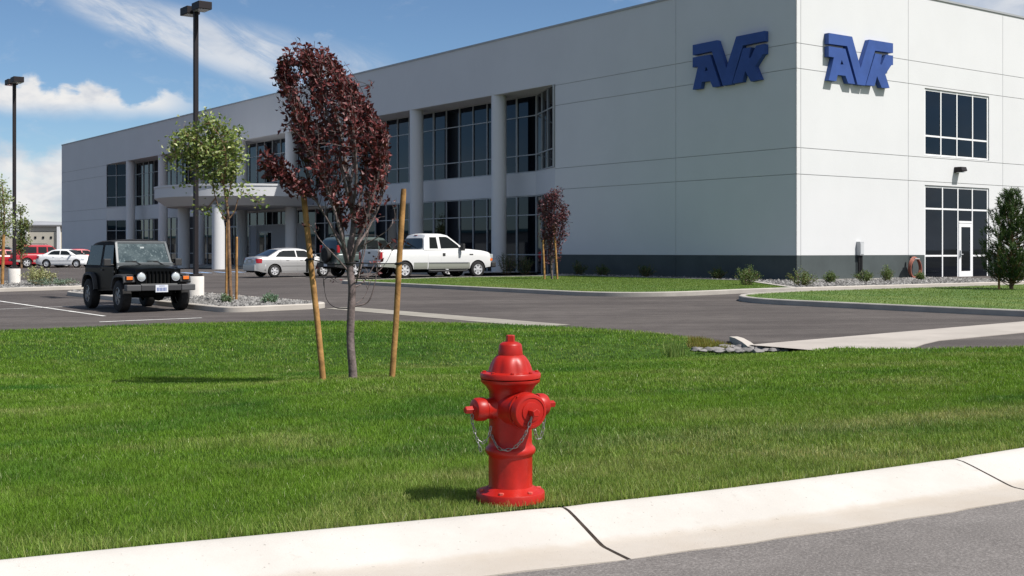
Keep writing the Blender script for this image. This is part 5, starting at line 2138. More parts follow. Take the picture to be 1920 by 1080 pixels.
class Car:
    """body as a loft of cross sections with the wheel arches cut by the lower edge; cabin as a second loft; glass set on it"""

    def __init__(s, name, label, cat, loc, rz, sp, group=None):
        s.t = thing(name, label, cat, loc, rz, group)
        s.sp = sp
        g = sp.get
        s.x0, s.x1, s.W = sp['rear'], sp['front'], sp['W'] / 2
        s.axles = sp['axles']
        s.ra = sp['arch']
        s.top = np.array(sp['top'])
        s.sill = sp['sill']
        s.paint = sp['paint']
        s.rows = sp.get('rows', [(0.0, .955), (.12, .985), (.35, 1.0), (.62, 1.0), (.80, .985), (.92, .955), (.985, .90)])
        s.plan = np.array(sp.get('plan', [(s.x0, .80), (s.x0 + .10, .90), (s.x0 + .35, .965), (s.x0 + 1.0, 1.0), (s.x1 - 1.2, 1.0), (s.x1 - .45, .955), (s.x1 - .14, .87), (s.x1, .72)]))
        s.low = np.array(sp.get('low', [(s.x0, .12), (s.x0 + .3, 0.03), (s.x0 + .6, 0), (s.x1 - .6, 0), (s.x1 - .3, .02), (s.x1, .08)]))

    def hw(s, x):
        return s.W * np.interp(x, s.plan[:, 0], s.plan[:, 1])

    def zt(s, x):
        return np.interp(x, s.top[:, 0], s.top[:, 1])

    def zb(s, x):
        z = s.sill + np.interp(x, s.low[:, 0], s.low[:, 1])
        for ax in s.axles:
            d = abs(x - ax)
            if d < s.ra:
                z = max(z, s.sp['wr'] + math.sqrt(s.ra ** 2 - d ** 2) * 0.98)
        return z

    def side_y(s, x, z):
        zt, zs = s.zt(x), s.sill
        t = (z - zs) / (zt - zs)
        return s.hw(x) * np.interp(t, [r[0] for r in s.rows], [r[1] for r in s.rows])

    def body(s, mat=None):
        xs = set(np.linspace(s.x0, s.x1, 56))
        for ax in s.axles:
            for k in np.linspace(-1, 1, 25):
                xs.add(ax + s.ra * math.sin(k * math.pi / 2))
            xs.add(ax - s.ra - 0.003)
            xs.add(ax + s.ra + 0.003)
        xs = sorted(x for x in xs if s.x0 <= x <= s.x1)
        rows = []
        for x in xs:
            zt, zb = float(s.zt(x)), float(s.zb(x))
            half = []
            for f, k in s.rows:
                z = s.sill + f * (zt - s.sill)
                z = min(max(z, zb), zt)
                half.append((x, float(s.side_y(x, z)), z))
            y5 = half[-1][1]
            half.append((x, y5 * 0.93, zt + 0.0))
            half.append((x, y5 * 0.5, zt + 0.018))
            half.append((x, 0.0, zt + 0.024))
            rows.append([(p[0], p[1], p[2]) for p in half] + [(p[0], -p[1], p[2]) for p in reversed(half[:-1])])
        mb = MB().loft(rows, cap=True)
        b = part('body', mb, mat or s.paint, s.t, smooth=38, weld=True)
        u = MB()
        u.box(s.x0 + 0.12, s.x1 - 0.15, -s.W * 0.80, s.W * 0.80, s.sill + 0.02, s.sill + 0.30)
        for ax in s.axles:
            u.box(ax - s.ra - 0.02, ax + s.ra + 0.02, -s.W * 0.72, s.W * 0.72, s.sill + 0.3, s.sp['wr'] + s.ra * 1.0)
        part('underbody', u, M['under'], s.t)
        return b

    # cabin: profile list of (x, z) from rear base over the roof to the windscreen base
    def cabin(s, prof, wb, wt, zbelt, mat=None, r=0.07, ends=None):
        s.cp = np.array(prof)
        s.wb, s.wt, s.zbelt = wb, wt, zbelt
        s.zroof = max(p[1] for p in prof)
        xs = np.unique(np.concatenate([np.linspace(s.cp[0, 0], s.cp[-1, 0], 50), s.cp[:, 0]]))
        rows = []
        for x in xs:
            zr = float(np.interp(x, s.cp[:, 0], s.cp[:, 1]))
            zl_ = min(zbelt, zr) - 0.03
            half = [(x, s.cab_y(zl_), zl_), (x, s.cab_y((zl_ + zr - r) / 2), (zl_ + zr - r) / 2) if zr - r > zl_ else (x, s.cab_y(zl_), zl_)]
            za = max(zl_, zr - r)
            half.append((x, s.cab_y(za), za))
            half.append((x, s.cab_y(za) - r * 0.30, zr - r * 0.28 if zr - r > zl_ else zr - 0.006))
            half.append((x, s.cab_y(za) - r * 1.0, zr))
            half.append((x, s.cab_y(za) * 0.5, zr + 0.022))
            half.append((x, 0.0, zr + 0.028))
            rows.append(half + [(p[0], -p[1], p[2]) for p in reversed(half[:-1])])
        return part('cabin', MB().loft(rows, cap=True), mat or s.paint, s.t, smooth=35, weld=True)

    def cab_y(s, z):
        return s.wb + (s.wt - s.wb) * (z - s.zbelt) / (s.zroof - s.zbelt)

    def side_window(s, poly, sides=(1, -1), name='side_window', mat='car_glass', off=0.006, th=0.0):
        for sg in sides:
            mb = MB()
            n = len(poly)
            vs = [(x, sg * (s.cab_y(z) + off), z) for x, z in poly] + [(x, sg * (s.cab_y(z) - 0.03), z) for x, z in poly]
            fs = [tuple(range(n))] + [(i, (i + 1) % n, n + (i + 1) % n, n + i) for i in range(n)]
            mb.add(vs, fs)
            part(name, mb, M[mat] if isinstance(mat, str) else mat, s.t)

    def cross_window(s, xa, za, xb, zb_, ina, inb, name, off=0.008, mat='car_glass', bow=0.04, rad=0.05):
        """glass across the car between two heights on the sloping front or rear of the cabin"""
        n = 9
        rows = []
        dx, dz = xb - xa, zb_ - za
        L = math.hypot(dx, dz)
        nx, nz = dz / L, -dx / L
        if nz < 0 or (abs(nz) < 0.05 and nx * (xa) < 0):
            nx, nz = -nx, -nz
        if abs(nz) < 0.35 and (nx > 0) != (xa > (s.x0 + s.x1) / 2):
            nx, nz = -nx, -nz
        for f in np.linspace(0, 1, 6):
            x, z = xa + dx * f, za + dz * f
            hw = (s.cab_y(z) - (ina + (inb - ina) * f))
            row = []
            for k in np.linspace(-1, 1, n):
                o = off + 0.018 * (1 - k * k)
                row.append((x + nx * o, k * hw, z + nz * o))
            rows.append(row)
        mb = MB().loft(rows)
        back = MB()
        return part(name, mb, M[mat] if isinstance(mat, str) else mat, s.t, smooth=60, normals=False)

    def side_patch(s, x0, x1, z0f, z1f, name, mat, off=0.004, sides=(1, -1), nx=14, nz=5, clip=True):
        """panel following the body side; z0f and z1f are numbers or functions of x"""
        out = []
        for sg in sides:
            rows = []
            for x in np.linspace(x0, x1, nx):
                a = z0f(x) if callable(z0f) else z0f
                b = z1f(x) if callable(z1f) else z1f
                if clip:
                    a = max(a, s.zb(x) + 0.004)
                    b = max(a + 0.001, min(b, s.zt(x) - 0.004))
                rows.append([(x, sg * (float(s.side_y(x, z)) + (off if 0 < k < nz or True else 0)), z) for k, z in enumerate(np.linspace(a, b, nz + 1))])
            inner = [[(p[0], p[1] - sg * (off + 0.004), p[2]) for p in r] for r in rows]
            mb = MB().loft(rows)
            # thin edges so that the panel casts a real shut line
            mb.loft([[r[0], i[0]] for r, i in zip(rows, inner)])
            mb.loft([[r[-1], i[-1]] for r, i in zip(rows, inner)])
            mb.loft([rows[0], inner[0]])
            mb.loft([rows[-1], inner[-1]])
            out.append(part(name, mb, mat, s.t, smooth=40))
        return out

    def strip_line(s, x0, x1, z, h, name, mat, off=0.012, sides=(1, -1)):
        for sg in sides:
            rows = []
            for x in np.linspace(x0, x1, 24):
                y = float(s.side_y(x, z))
                rows.append([(x, sg * (y - 0.01), z - h / 2), (x, sg * (y + off), z - h / 2), (x, sg * (y + off), z + h / 2), (x, sg * (y - 0.01), z + h / 2)])
            part(name, MB().loft(rows, cap=True), mat, s.t, smooth=30)

    def wheels(s, w=0.2, rim='rim', spokes=5, inset=0.02, rim_r=None):
        for ax in s.axles:
            for sg in (1, -1):
                wheel(s.t, ax, sg * (s.W - w / 2 - inset), s.sp['wr'], w, M[rim], spokes, rim_r, sgn=-sg if False else sg)

    def bumper(s, x0, x1, z0, z1, mat, front=True, name='bumper', y=None, out=0.05):
        """wrap round the nose or tail"""
        rows = []
        sgn = 1 if front else -1
        xe = x1 if front else x0
        xi = x0 if front else x1
        n = 25
        for zz, o in ((z0, 0.0), (z0 + 0.02, 1.0), ((z0 + z1) / 2, 1.15), (z1 - 0.02, 1.0), (z1, 0.0)):
            row = []
            for k in np.linspace(-1, 1, n):
                a = abs(k)
                hw = s.W * (y or 0.965)
                px = xe - sgn * (abs(xe - xi)) * max(0, (a - 0.72) / 0.28) ** 1.6
                py = math.copysign(min(hw, hw * (a ** 0.85) if a < 1 else hw), k)
                row.append((px + sgn * out * o * (1 - 0.5 * max(0, (a - .8) / .2)), py * (1 + 0.012 * o), zz))
            rows.append(row)
        return part(name, MB().loft(rows), mat, s.t, smooth=40)


    def mirror(s, x, z, mat, sides=(1, -1), w=0.16, h=0.12, y0=None):
        for sg in sides:
            y = (y0 or s.cab_y(z))
            mb = MB().box(x - 0.04, x + 0.06, min(sg * (y + 0.03), sg * (y + 0.03 + w)), max(sg * (y + 0.03), sg * (y + 0.03 + w)), z - h / 2, z + h / 2)
            mb.box(x - 0.01, x + 0.03, min(sg * (y - 0.02), sg * (y + 0.03)), max(sg * (y - 0.02), sg * (y + 0.03)), z - 0.03, z + 0.01)
            part('mirror', mb, mat, s.t, bevel=0.02)

    def block(s, name, mat, *b, bevel=0.01, both=False, label=None):
        for sg in ((1, -1) if both else (1,)):
            y0, y1 = sorted((sg * b[2], sg * b[3]))
            part(name, MB().box(b[0], b[1], y0, y1, b[4], b[5]), mat, s.t, bevel=bevel)


def car_place(u, v):
    p = P(u, v, zl(u, v))
    return p


# ------------------------------------------------------------------ white pickup
pw = paint('white', (0.66, 0.66, 0.65))
pl = paint('pewter', (0.27, 0.28, 0.24))
s = Car('pickup_truck', 'white extended-cab pickup with a grey-green lower band parked nose in to the building', 'pickup', car_place(30.25, 47.25), AL,
        dict(rear=-3.27, front=2.95, W=1.98, axles=(-2.005, 2.005), arch=0.455, wr=0.385, sill=0.42, paint=pw,
             top=[(-3.27, 1.30), (-0.9, 1.31), (1.25, 1.34), (1.6, 1.33), (2.3, 1.27), (2.68, 1.20), (2.86, 1.10), (2.95, 0.95)],
             plan=[(-3.27, .965), (-3.2, .985), (-2.5, 1.0), (1.9, 1.0), (2.5, .97), (2.75, .93), (2.88, .86), (2.95, .78)],
             low=[(-3.27, .12), (-2.6, .08), (-2.4, .02), (-1.4, 0), (1.4, 0), (2.5, .05), (2.95, .12)]))
s.body()
s.cabin([(-0.98, 1.31), (-0.90, 1.80), (-0.80, 1.97), (-0.55, 2.03), (0.10, 2.03), (0.42, 1.97), (1.28, 1.36)], 0.93, 0.76, 1.32, r=0.10)
s.side_window([(-0.66, 1.36), (-0.20, 1.36), (-0.24, 1.88), (-0.60, 1.88)])
s.side_window([(-0.04, 1.36), (0.98, 1.38), (0.93, 1.50), (0.42, 1.86), (0.30, 1.90), (-0.08, 1.90)])
s.cross_window(-0.975, 1.37, -0.905, 1.83, 0.10, 0.08, 'rear_window', off=0.02)
s.cross_window(1.24, 1.385, 0.46, 1.93, 0.08, 0.08, 'windscreen')
s.side_patch(-0.06, 1.30, 0.47, 1.30, 'door', pw)
s.side_patch(-0.76, -0.09, 0.47, 1.30, 'door', pw)
s.side_patch(-3.22, -2.47, 0.0, 0.71, 'lower_panel', pl, off=0.007)
s.side_patch(-1.53, -0.80, 0.0, 0.71, 'lower_panel', pl, off=0.007)
s.side_patch(-0.74, 1.53, 0.0, 0.71, 'lower_panel', pl, off=0.010)
s.strip_line(-0.74, 1.45, 0.70, 0.05, 'side_moulding', M['rim_grey'], off=0.02)
s.strip_line(-1.53, -0.80, 0.712, 0.012, 'side_moulding', M['rim_grey'], off=0.01)
for sg in (1, -1):
    part('running_board', MB().tube([(-0.72, sg * 0.93, 0.36), (-0.62, sg * 0.99, 0.335), (1.3, sg * 0.99, 0.335), (1.42, sg * 0.93, 0.36)], 0.04, 10), M['black_plastic'], s.t, smooth=50)
    part('handle', MB().box(0.02, 0.16, min(sg * 0.985, sg * 1.012), max(sg * 0.985, sg * 1.012), 1.02, 1.15), M['black_plastic'], s.t, bevel=0.01)
    part('tail_light', MB().box(-3.285, -3.16, min(sg * 0.80, sg * 0.978), max(sg * 0.80, sg * 0.978), 0.86, 1.20), M['lamp_red'], s.t, bevel=0.012)
    part('headlight', MB().box(2.72, 2.925, min(sg * 0.60, sg * 0.895), max(sg * 0.60, sg * 0.895), 0.90, 1.10), M['lamp_clear'], s.t, bevel=0.02)
    part('marker_light', MB().box(2.70, 2.885, min(sg * 0.78, sg * 0.915), max(sg * 0.78, sg * 0.915), 0.78, 0.895), M['lamp_amber'], s.t, bevel=0.01)
    part('mirror', MB().box(0.98, 1.10, min(sg * 1.0, sg * 1.24), max(sg * 1.0, sg * 1.24), 1.26, 1.58).box(1.0, 1.06, min(sg * 0.9, sg * 1.01), max(sg * 0.9, sg * 1.01), 1.36, 1.44), M['black_plastic'], s.t, bevel=0.02)
    part('badge', MB().box(1.52, 1.72, min(sg * 0.985, sg * 0.999), max(sg * 0.985, sg * 0.999), 1.07, 1.11), M['black_plastic'], s.t)
part('tailgate', MB().box(-3.292, -3.25, -0.78, 0.78, 0.80, 1.29), pw, s.t, bevel=0.015)
part('tailgate_handle', MB().box(-3.302, -3.29, -0.10, 0.10, 1.12, 1.20), M['black_plastic'], s.t, bevel=0.006)
part('bed_liner', MB().box(-3.18, -1.04, -0.80, 0.80, 1.335, 1.342), M['black_plastic'], s.t)
part('bumper', MB().box(-3.46, -3.27, -0.95, 0.95, 0.52, 0.74), M['rim_grey'], s.t, bevel=0.03)
part('bumper', MB().box(2.80, 3.06, -0.98, 0.98, 0.47, 0.74), M['black_plastic'], s.t, bevel=0.05)
part('grille', MB().box(2.80, 2.955, -0.58, 0.58, 0.80, 1.08), M['chrome'], s.t, bevel=0.02)
part('plate', MB().box(-3.47, -3.463, -0.17, 0.17, 0.56, 0.70), M['plate'], s.t)
part('brake_light', MB().box(-0.835, -0.80, -0.12, 0.12, 1.945, 1.985), M['lamp_red'], s.t)
s.wheels(0.25, 'rim', 6, 0.0, 0.245)

# ------------------------------------------------------------------ silver saloon
ps = paint('silver', (0.43, 0.425, 0.42), 0.34, 0.5, 0.3)


def saloon(name, label, cat, loc, rz, pt, rear=-2.22, front=2.18, W=1.72, H=1.42, ax=(-1.305, 1.305), wr=0.305, spokes=6, cut=0.0, group=None, belt=0.95):
    s = Car(name, label, cat, loc, rz,
            dict(rear=rear, front=front, W=W, axles=ax, arch=wr + 0.055, wr=wr, sill=0.21, paint=pt,
                 top=[(rear, .80), (rear + .05, belt - .01), (rear + .25, belt + .02), (rear + .62, belt + .03), (0.0, belt), (1.0, belt - .02), (1.25, belt - .05), (front - .35, .76), (front - .12, .68), (front, .55)]))
    s.body()
    zr = H - 0.028
    s.cabin([(rear + .55, belt + .02), (rear + 1.22, H - .10), (rear + 1.50, H - .045), (-.30, zr), (.05, zr - .005), (.38, H - .085), (1.18, belt - .03)], W / 2 - .06, W / 2 - .24, belt - .01, r=0.09)
    wt = H - .13
    s.side_window([(rear + .98, belt + .035), (-.16, belt + .02), (-.19, wt), (rear + 1.42, wt - .01), (rear + 1.22, wt - .08)])
    s.side_window([(-.09, belt + .02), (.83, belt), (.80, belt + .06), (.34, wt - .01), (-.12, wt)])
    s.cross_window(rear + .62, belt + .055, rear + 1.20, H - .115, 0.06, 0.07, 'rear_window', off=0.016)
    s.cross_window(1.12, belt + .01, .42, H - .10, 0.06, 0.07, 'windscreen', off=0.016)
    dz0 = lambda x: 0.30
    s.side_patch(-.12, .92, dz0, belt - .03, 'door', pt)
    s.side_patch(-1.0, -.15, lambda x: 0.30, belt - .02, 'door', pt)
    s.strip_line(-.93, .86, 0.56, 0.035, 'side_moulding', pt, off=0.018)
    for sg in (1, -1):
        for x in (-.70, .04):
            y = float(s.side_y(x, .82))
            part('handle', MB().box(x, x + .15, min(sg * (y - .01), sg * (y + .022)), max(sg * (y - .01), sg * (y + .022)), .80, .83), pt, s.t, bevel=0.006)
        # lamps follow the tail and nose
        rows = []
        for z in np.linspace(.68, belt - .06, 5):
            rows.append([(x, sg * (float(s.side_y(x, z)) + .006), z) for x in np.linspace(rear + .015, rear + .26 + .14 * (z - .68), 7)])
        part('tail_light', MB().loft(rows), M['lamp_red'], s.t, smooth=50)
        rows = []
        for z in np.linspace(.60, .73, 4):
            rows.append([(x, sg * (float(s.side_y(x, min(z, s.zt(x) - .01))) + .006), min(z, float(s.zt(x)) - .01)) for x in np.linspace(front - .42, front - .03, 7)])
        part('headlight', MB().loft(rows), M['lamp_clear'], s.t, smooth=50)
    part('boot_panel', MB().box(rear - .004, rear + .03, -W * .26, W * .26, .66, .86), pt, s.t, bevel=0.012)
    part('plate', MB().box(rear - .012, rear - .005, -.16, .16, .71, .83), M['plate'], s.t)
    part('boot_trim', MB().box(rear - .016, rear - .005, -.22, .22, .845, .87), M['black_plastic'], s.t)
    s.bumper(rear - .02, rear + .48, .30, .62, pt, front=False, out=.05)
    s.bumper(front - .5, front + .0, .24, .50, pt, front=True, out=.05)
    part('grille', MB().box(front - .06, front + .02, -.35, .35, .53, .60), M['black_plastic'], s.t, bevel=0.01)
    s.mirror(.78, belt + .08, pt, y0=W / 2 - .06)
    s.wheels(0.195, 'rim', spokes, 0.015)
    return s


saloon('saloon_car', 'silver four-door saloon parked nose in left of the dark off-roader', 'car', car_place(26.4, 53.9), AL, ps)

# dark car hidden between the pickup and the off-roader
saloon('saloon_car', 'dark car almost hidden behind the white pickup', 'car', car_place(31.0, 49.75 - 0.1) - Vector((0, 0, 0.0)), AL, paint('graphite', (0.03, 0.032, 0.036)), spokes=5, H=1.36, W=1.55)

# ------------------------------------------------------------------ dark off-roader with spare wheel
pg = paint('dark_green', (0.075, 0.10, 0.092), 0.3, 0.6, 0.2)
pgl = paint('grey_green', (0.20, 0.245, 0.235), 0.3, 0.6, 0.2)


def wagon(name, label, loc, rz, pt, low, rear=-2.05, front=2.25, W=1.85, H=1.92, ax=(-1.27, 1.27), wr=0.37, belt=1.16, spare=False, rack=True, spokes=5, glass=True, sill=0.38, rake=0.16, cowl=1.05, cat='car'):
    s = Car(name, label, cat, loc, rz,
            dict(rear=rear, front=front, W=W, axles=ax, arch=wr + 0.065, wr=wr, sill=sill, paint=pt,
                 top=[(rear, belt - .02), (rear + .05, belt), (cowl, belt), (cowl + .3, belt - .02), (front - .25, belt - .12), (front - .06, belt - .22), (front, belt - .34)],
                 plan=[(rear, .93), (rear + .06, .965), (rear + .3, 1.0), (front - .7, 1.0), (front - .25, .95), (front - .06, .88), (front, .80)],
                 low=[(rear, .10), (rear + .4, .04), (0, 0), (front - .4, .04), (front, .10)]))
    s.body()
    zr = H - .03
    s.cabin([(rear + .03, belt), (rear + .03 + rake * .8, H - .16), (rear + .12 + rake, H - .06), (rear + .4 + rake, zr), (.1, zr), (.36, H - .07), (cowl + .02, belt - .01)], W / 2 - .04, W / 2 - .14, belt - .01, r=0.09)
    wt = H - .17
    xr = rear + .34 + rake
    s.side_window([(xr, belt + .05), (-.72, belt + .05), (-.72, wt), (xr + .10, wt)])
    s.side_window([(-.60, belt + .05), (.02, belt + .05), (.0, wt), (-.60, wt)])
    s.side_window([(.10, belt + .05), (.86, belt + .05), (.42, wt), (.08, wt)])
    s.cross_window(rear + .045, belt + .06, rear + .03 + rake * .76, H - .20, 0.12, 0.10, 'rear_window', off=0.02)
    s.cross_window(cowl - .03, belt + .05, .42, H - .12, 0.08, 0.08, 'windscreen', off=0.016)
    s.side_patch(-.66, .04, lambda x: sill + .06, belt - .03, 'door', pt)
    s.side_patch(.07, 1.0, lambda x: sill + .06, belt - .03, 'door', pt)
    for a, b in ((rear + .04, ax[0] - wr - .10), (ax[0] + wr + .10, ax[1] - wr - .10), (ax[1] + wr + .10, front - .12)):
        s.side_patch(a, b, 0.0, sill + .22, 'lower_panel', low, off=.009)
    for sg in (1, -1):
        for x in (-.55, .18):
            y = float(s.side_y(x, belt - .14))
            part('handle', MB().box(x, x + .15, min(sg * (y - .01), sg * (y + .022)), max(sg * (y - .01), sg * (y + .022)), belt - .15, belt - .12), M['black_plastic'], s.t, bevel=0.006)
        z0, z1 = (belt + .0, H - .42) if spare else (belt - .36, belt - .04)
        yb = W / 2 - .03
        if spare:
            part('tail_light', MB().box(rear + .02, rear + .16, min(sg * (yb - .12), sg * (yb - .005)), max(sg * (yb - .12), sg * (yb - .005)), z0, z1), M['lamp_red'], s.t, bevel=0.012)
        else:
            part('tail_light', MB().box(rear - .012, rear + .16, min(sg * (W * .40), sg * (W * .485)), max(sg * (W * .40), sg * (W * .485)), z0, z1), M['lamp_red'], s.t, bevel=0.012)
        part('headlight', MB().box(front - .22, front - .01, min(sg * .48, sg * W * .445), max(sg * .48, sg * W * .445), belt - .46, belt - .28), M['lamp_clear'], s.t, bevel=0.015)
        if rack:
            part('roof_rail', MB().tube([(rear + .5, sg * (W / 2 - .22), H + .0), (rear + .55, sg * (W / 2 - .22), H + .07), (.0, sg * (W / 2 - .22), H + .07), (.08, sg * (W / 2 - .22), H + .0)], 0.018, 8), M['black_plastic'], s.t, smooth=50)
    if rack:
        for x in (rear + .9, -.3):
            part('roof_bar', MB().box(x - .03, x + .03, -(W / 2 - .22), W / 2 - .22, H + .045, H + .07), M['black_plastic'], s.t)
    part('bumper', MB().box(rear - .13, rear + .03, -W * .48, W * .48, sill + .10, sill + .32), M['black_plastic'], s.t, bevel=0.03)
    part('bumper', MB().box(front - .10, front + .12, -W * .48, W * .48, sill + .06, sill + .30), M['black_plastic'], s.t, bevel=0.03)
    part('grille', MB().box(front - .1, front + .01, -.46, .46, belt - .48, belt - .26), M['black_plastic'], s.t, bevel=0.01)
    part('plate', MB().box(rear - .14, rear - .132, -.16, .16, sill + .14, sill + .27), M['plate'], s.t)
    s.mirror(.80, belt + .12, M['black_plastic'], y0=W / 2 - .04, h=.16)
    s.wheels(0.235, 'rim', spokes, 0.01)
    if spare:
        mm = Matrix.Translation((rear - .02, -.06, belt - .10)) @ Matrix.Rotation(R(-90), 4, 'Y')
        part('spare_wheel', MB().lathe([(0.0, .0), (.30, .0), (.35, .03), (.37, .08), (.37, .16), (.345, .215), (.29, .235), (0.18, .24), (.17, .225), (0.0, .225)], 36, mm, cap=False), M['tyre'], s.t, smooth=40)
    return s


wagon('off_road_car', 'dark green tall off-roader with a spare wheel on its tail between pickup and silver saloon', car_place(28.95, 50.75), AL, pg, M['black_plastic'], spare=True, W=1.86, H=1.93, rear=-2.22, front=2.2)

# ------------------------------------------------------------------ cars parked at the far left
FL = 'cars parked at the far left'


def far(x, y, Y):
    p = at(x, y, Y)
    return p


pr = paint('red', (0.40, 0.018, 0.03))
pwh = paint('pure_white', (0.84, 0.84, 0.84))


def put(x, Y, dz=0.0):
    p = at(x, 470, Y)
    u, v = UV(p.x, p.y)
    p.z = E + zl(u, v) + dz
    return p


saloon('coupe', 'white two-door car in full sun, nearest of the cars parked at the far left', 'car', put(126, 90), R(-9), pwh, W=1.75, H=1.40, ax=(-1.2, 1.2), rear=-2.1, front=2.0, spokes=8, group=FL)
wagon('estate_car', 'red tall wagon with beige lower trim behind the white two-door car', put(84, 92), AL - R(6), pr, paint('beige_trim', (0.42, 0.39, 0.35)), W=1.8, H=1.74, rear=-2.35, front=2.3, ax=(-1.42, 1.42), wr=0.36, belt=1.05)
saloon('saloon_car', 'pale silver car half hidden behind the far lamp post', 'car', put(40, 97), AL + R(6), ps, group=FL)
saloon('saloon_car', 'red low car at the left edge behind the stake', 'car', put(10, 95), AL, pr, group=FL)
wagon('off_road_car', 'dark green tall car at the left edge behind the red low car', put(2, 101), AL, pg, M['black_plastic'], H=1.75)
saloon('saloon_car', 'red car mostly hidden behind the white two-door car', 'car', put(152, 97), AL, pr, group=FL)

# ------------------------------------------------------------------ black four-wheel drive
jb_ = principled('paint_black', (0.004, 0.0045, 0.005), 0.3, 0.05)
JL = car_place(10.55, 30.55)
J = thing('four_wheel_drive', 'black short four-wheel drive with a soft top parked facing the lawn', 'car', JL, AL - R(90))
# local x is forward
WR = 0.385
XF, XR = 1.19, -1.19
flex = principled('soft_top_fabric', (0.016, 0.016, 0.017), 0.85, 0.25, var=0.2, vscale=4, bump=0.4, bscale=9, bdist=0.02)
# tub
tub = MB()
prof = [(-1.72, 0.52), (-1.64, 0.52)] + [(XR + 0.47 * math.cos(a), 0.46 + 0.44 * math.sin(a)) for a in np.linspace(math.pi, 0, 12)] + [(0.42, 0.50), (0.72, 0.52), (0.72, 1.07), (-1.72, 1.06)]
sec = []
for y, k in ((-0.745, 1.0), (-0.735, 1.0), (0.735, 1.0), (0.745, 1.0)):
    sec.append([(x, y, z) for x, z in prof])
tub.loft(sec, close=True, cap=True)
part('tub', tub, jb_, J, bevel=0.012)
# bonnet tapering to the grille
bon = MB()
rows = []
for x, hw, zt, zb in ((0.70, 0.70, 1.13, 0.70), (0.78, 0.695, 1.135, 0.70), (1.05, 0.645, 1.125, 0.72), (1.35, 0.585, 1.10, 0.74), (1.58, 0.54, 1.07, 0.75), (1.635, 0.528, 1.055, 0.75)):
    half = [(x, hw, zb), (x, hw, zt - 0.14), (x, hw - 0.008, zt - 0.07), (x, hw - 0.05, zt - 0.022), (x, hw - 0.14, zt), (x, hw * 0.45, zt + 0.012), (x, 0, zt + 0.018)]
    rows.append(half + [(p[0], -p[1], p[2]) for p in reversed(half[:-1])])
bon.loft(rows, cap=True)
part('bonnet', bon, jb_, J, smooth=50)
part('underbody', MB().box(-1.6, 1.5, -0.42, 0.42, 0.40, 0.62).box(0.55, 1.62, -0.50, 0.50, 0.52, 0.74).lathe([(0.0, -0.11), (0.10, -0.09), (0.14, 0), (0.10, 0.09), (0, 0.11)], 14, Matrix.Translation((XF, 0.18, 0.36))).tube([(XF, -0.7, 0.385), (XF, 0.7, 0.385)], 0.045, 8).tube([(XR, -0.7, 0.385), (XR, 0.7, 0.385)], 0.045, 8), M['under'], J)
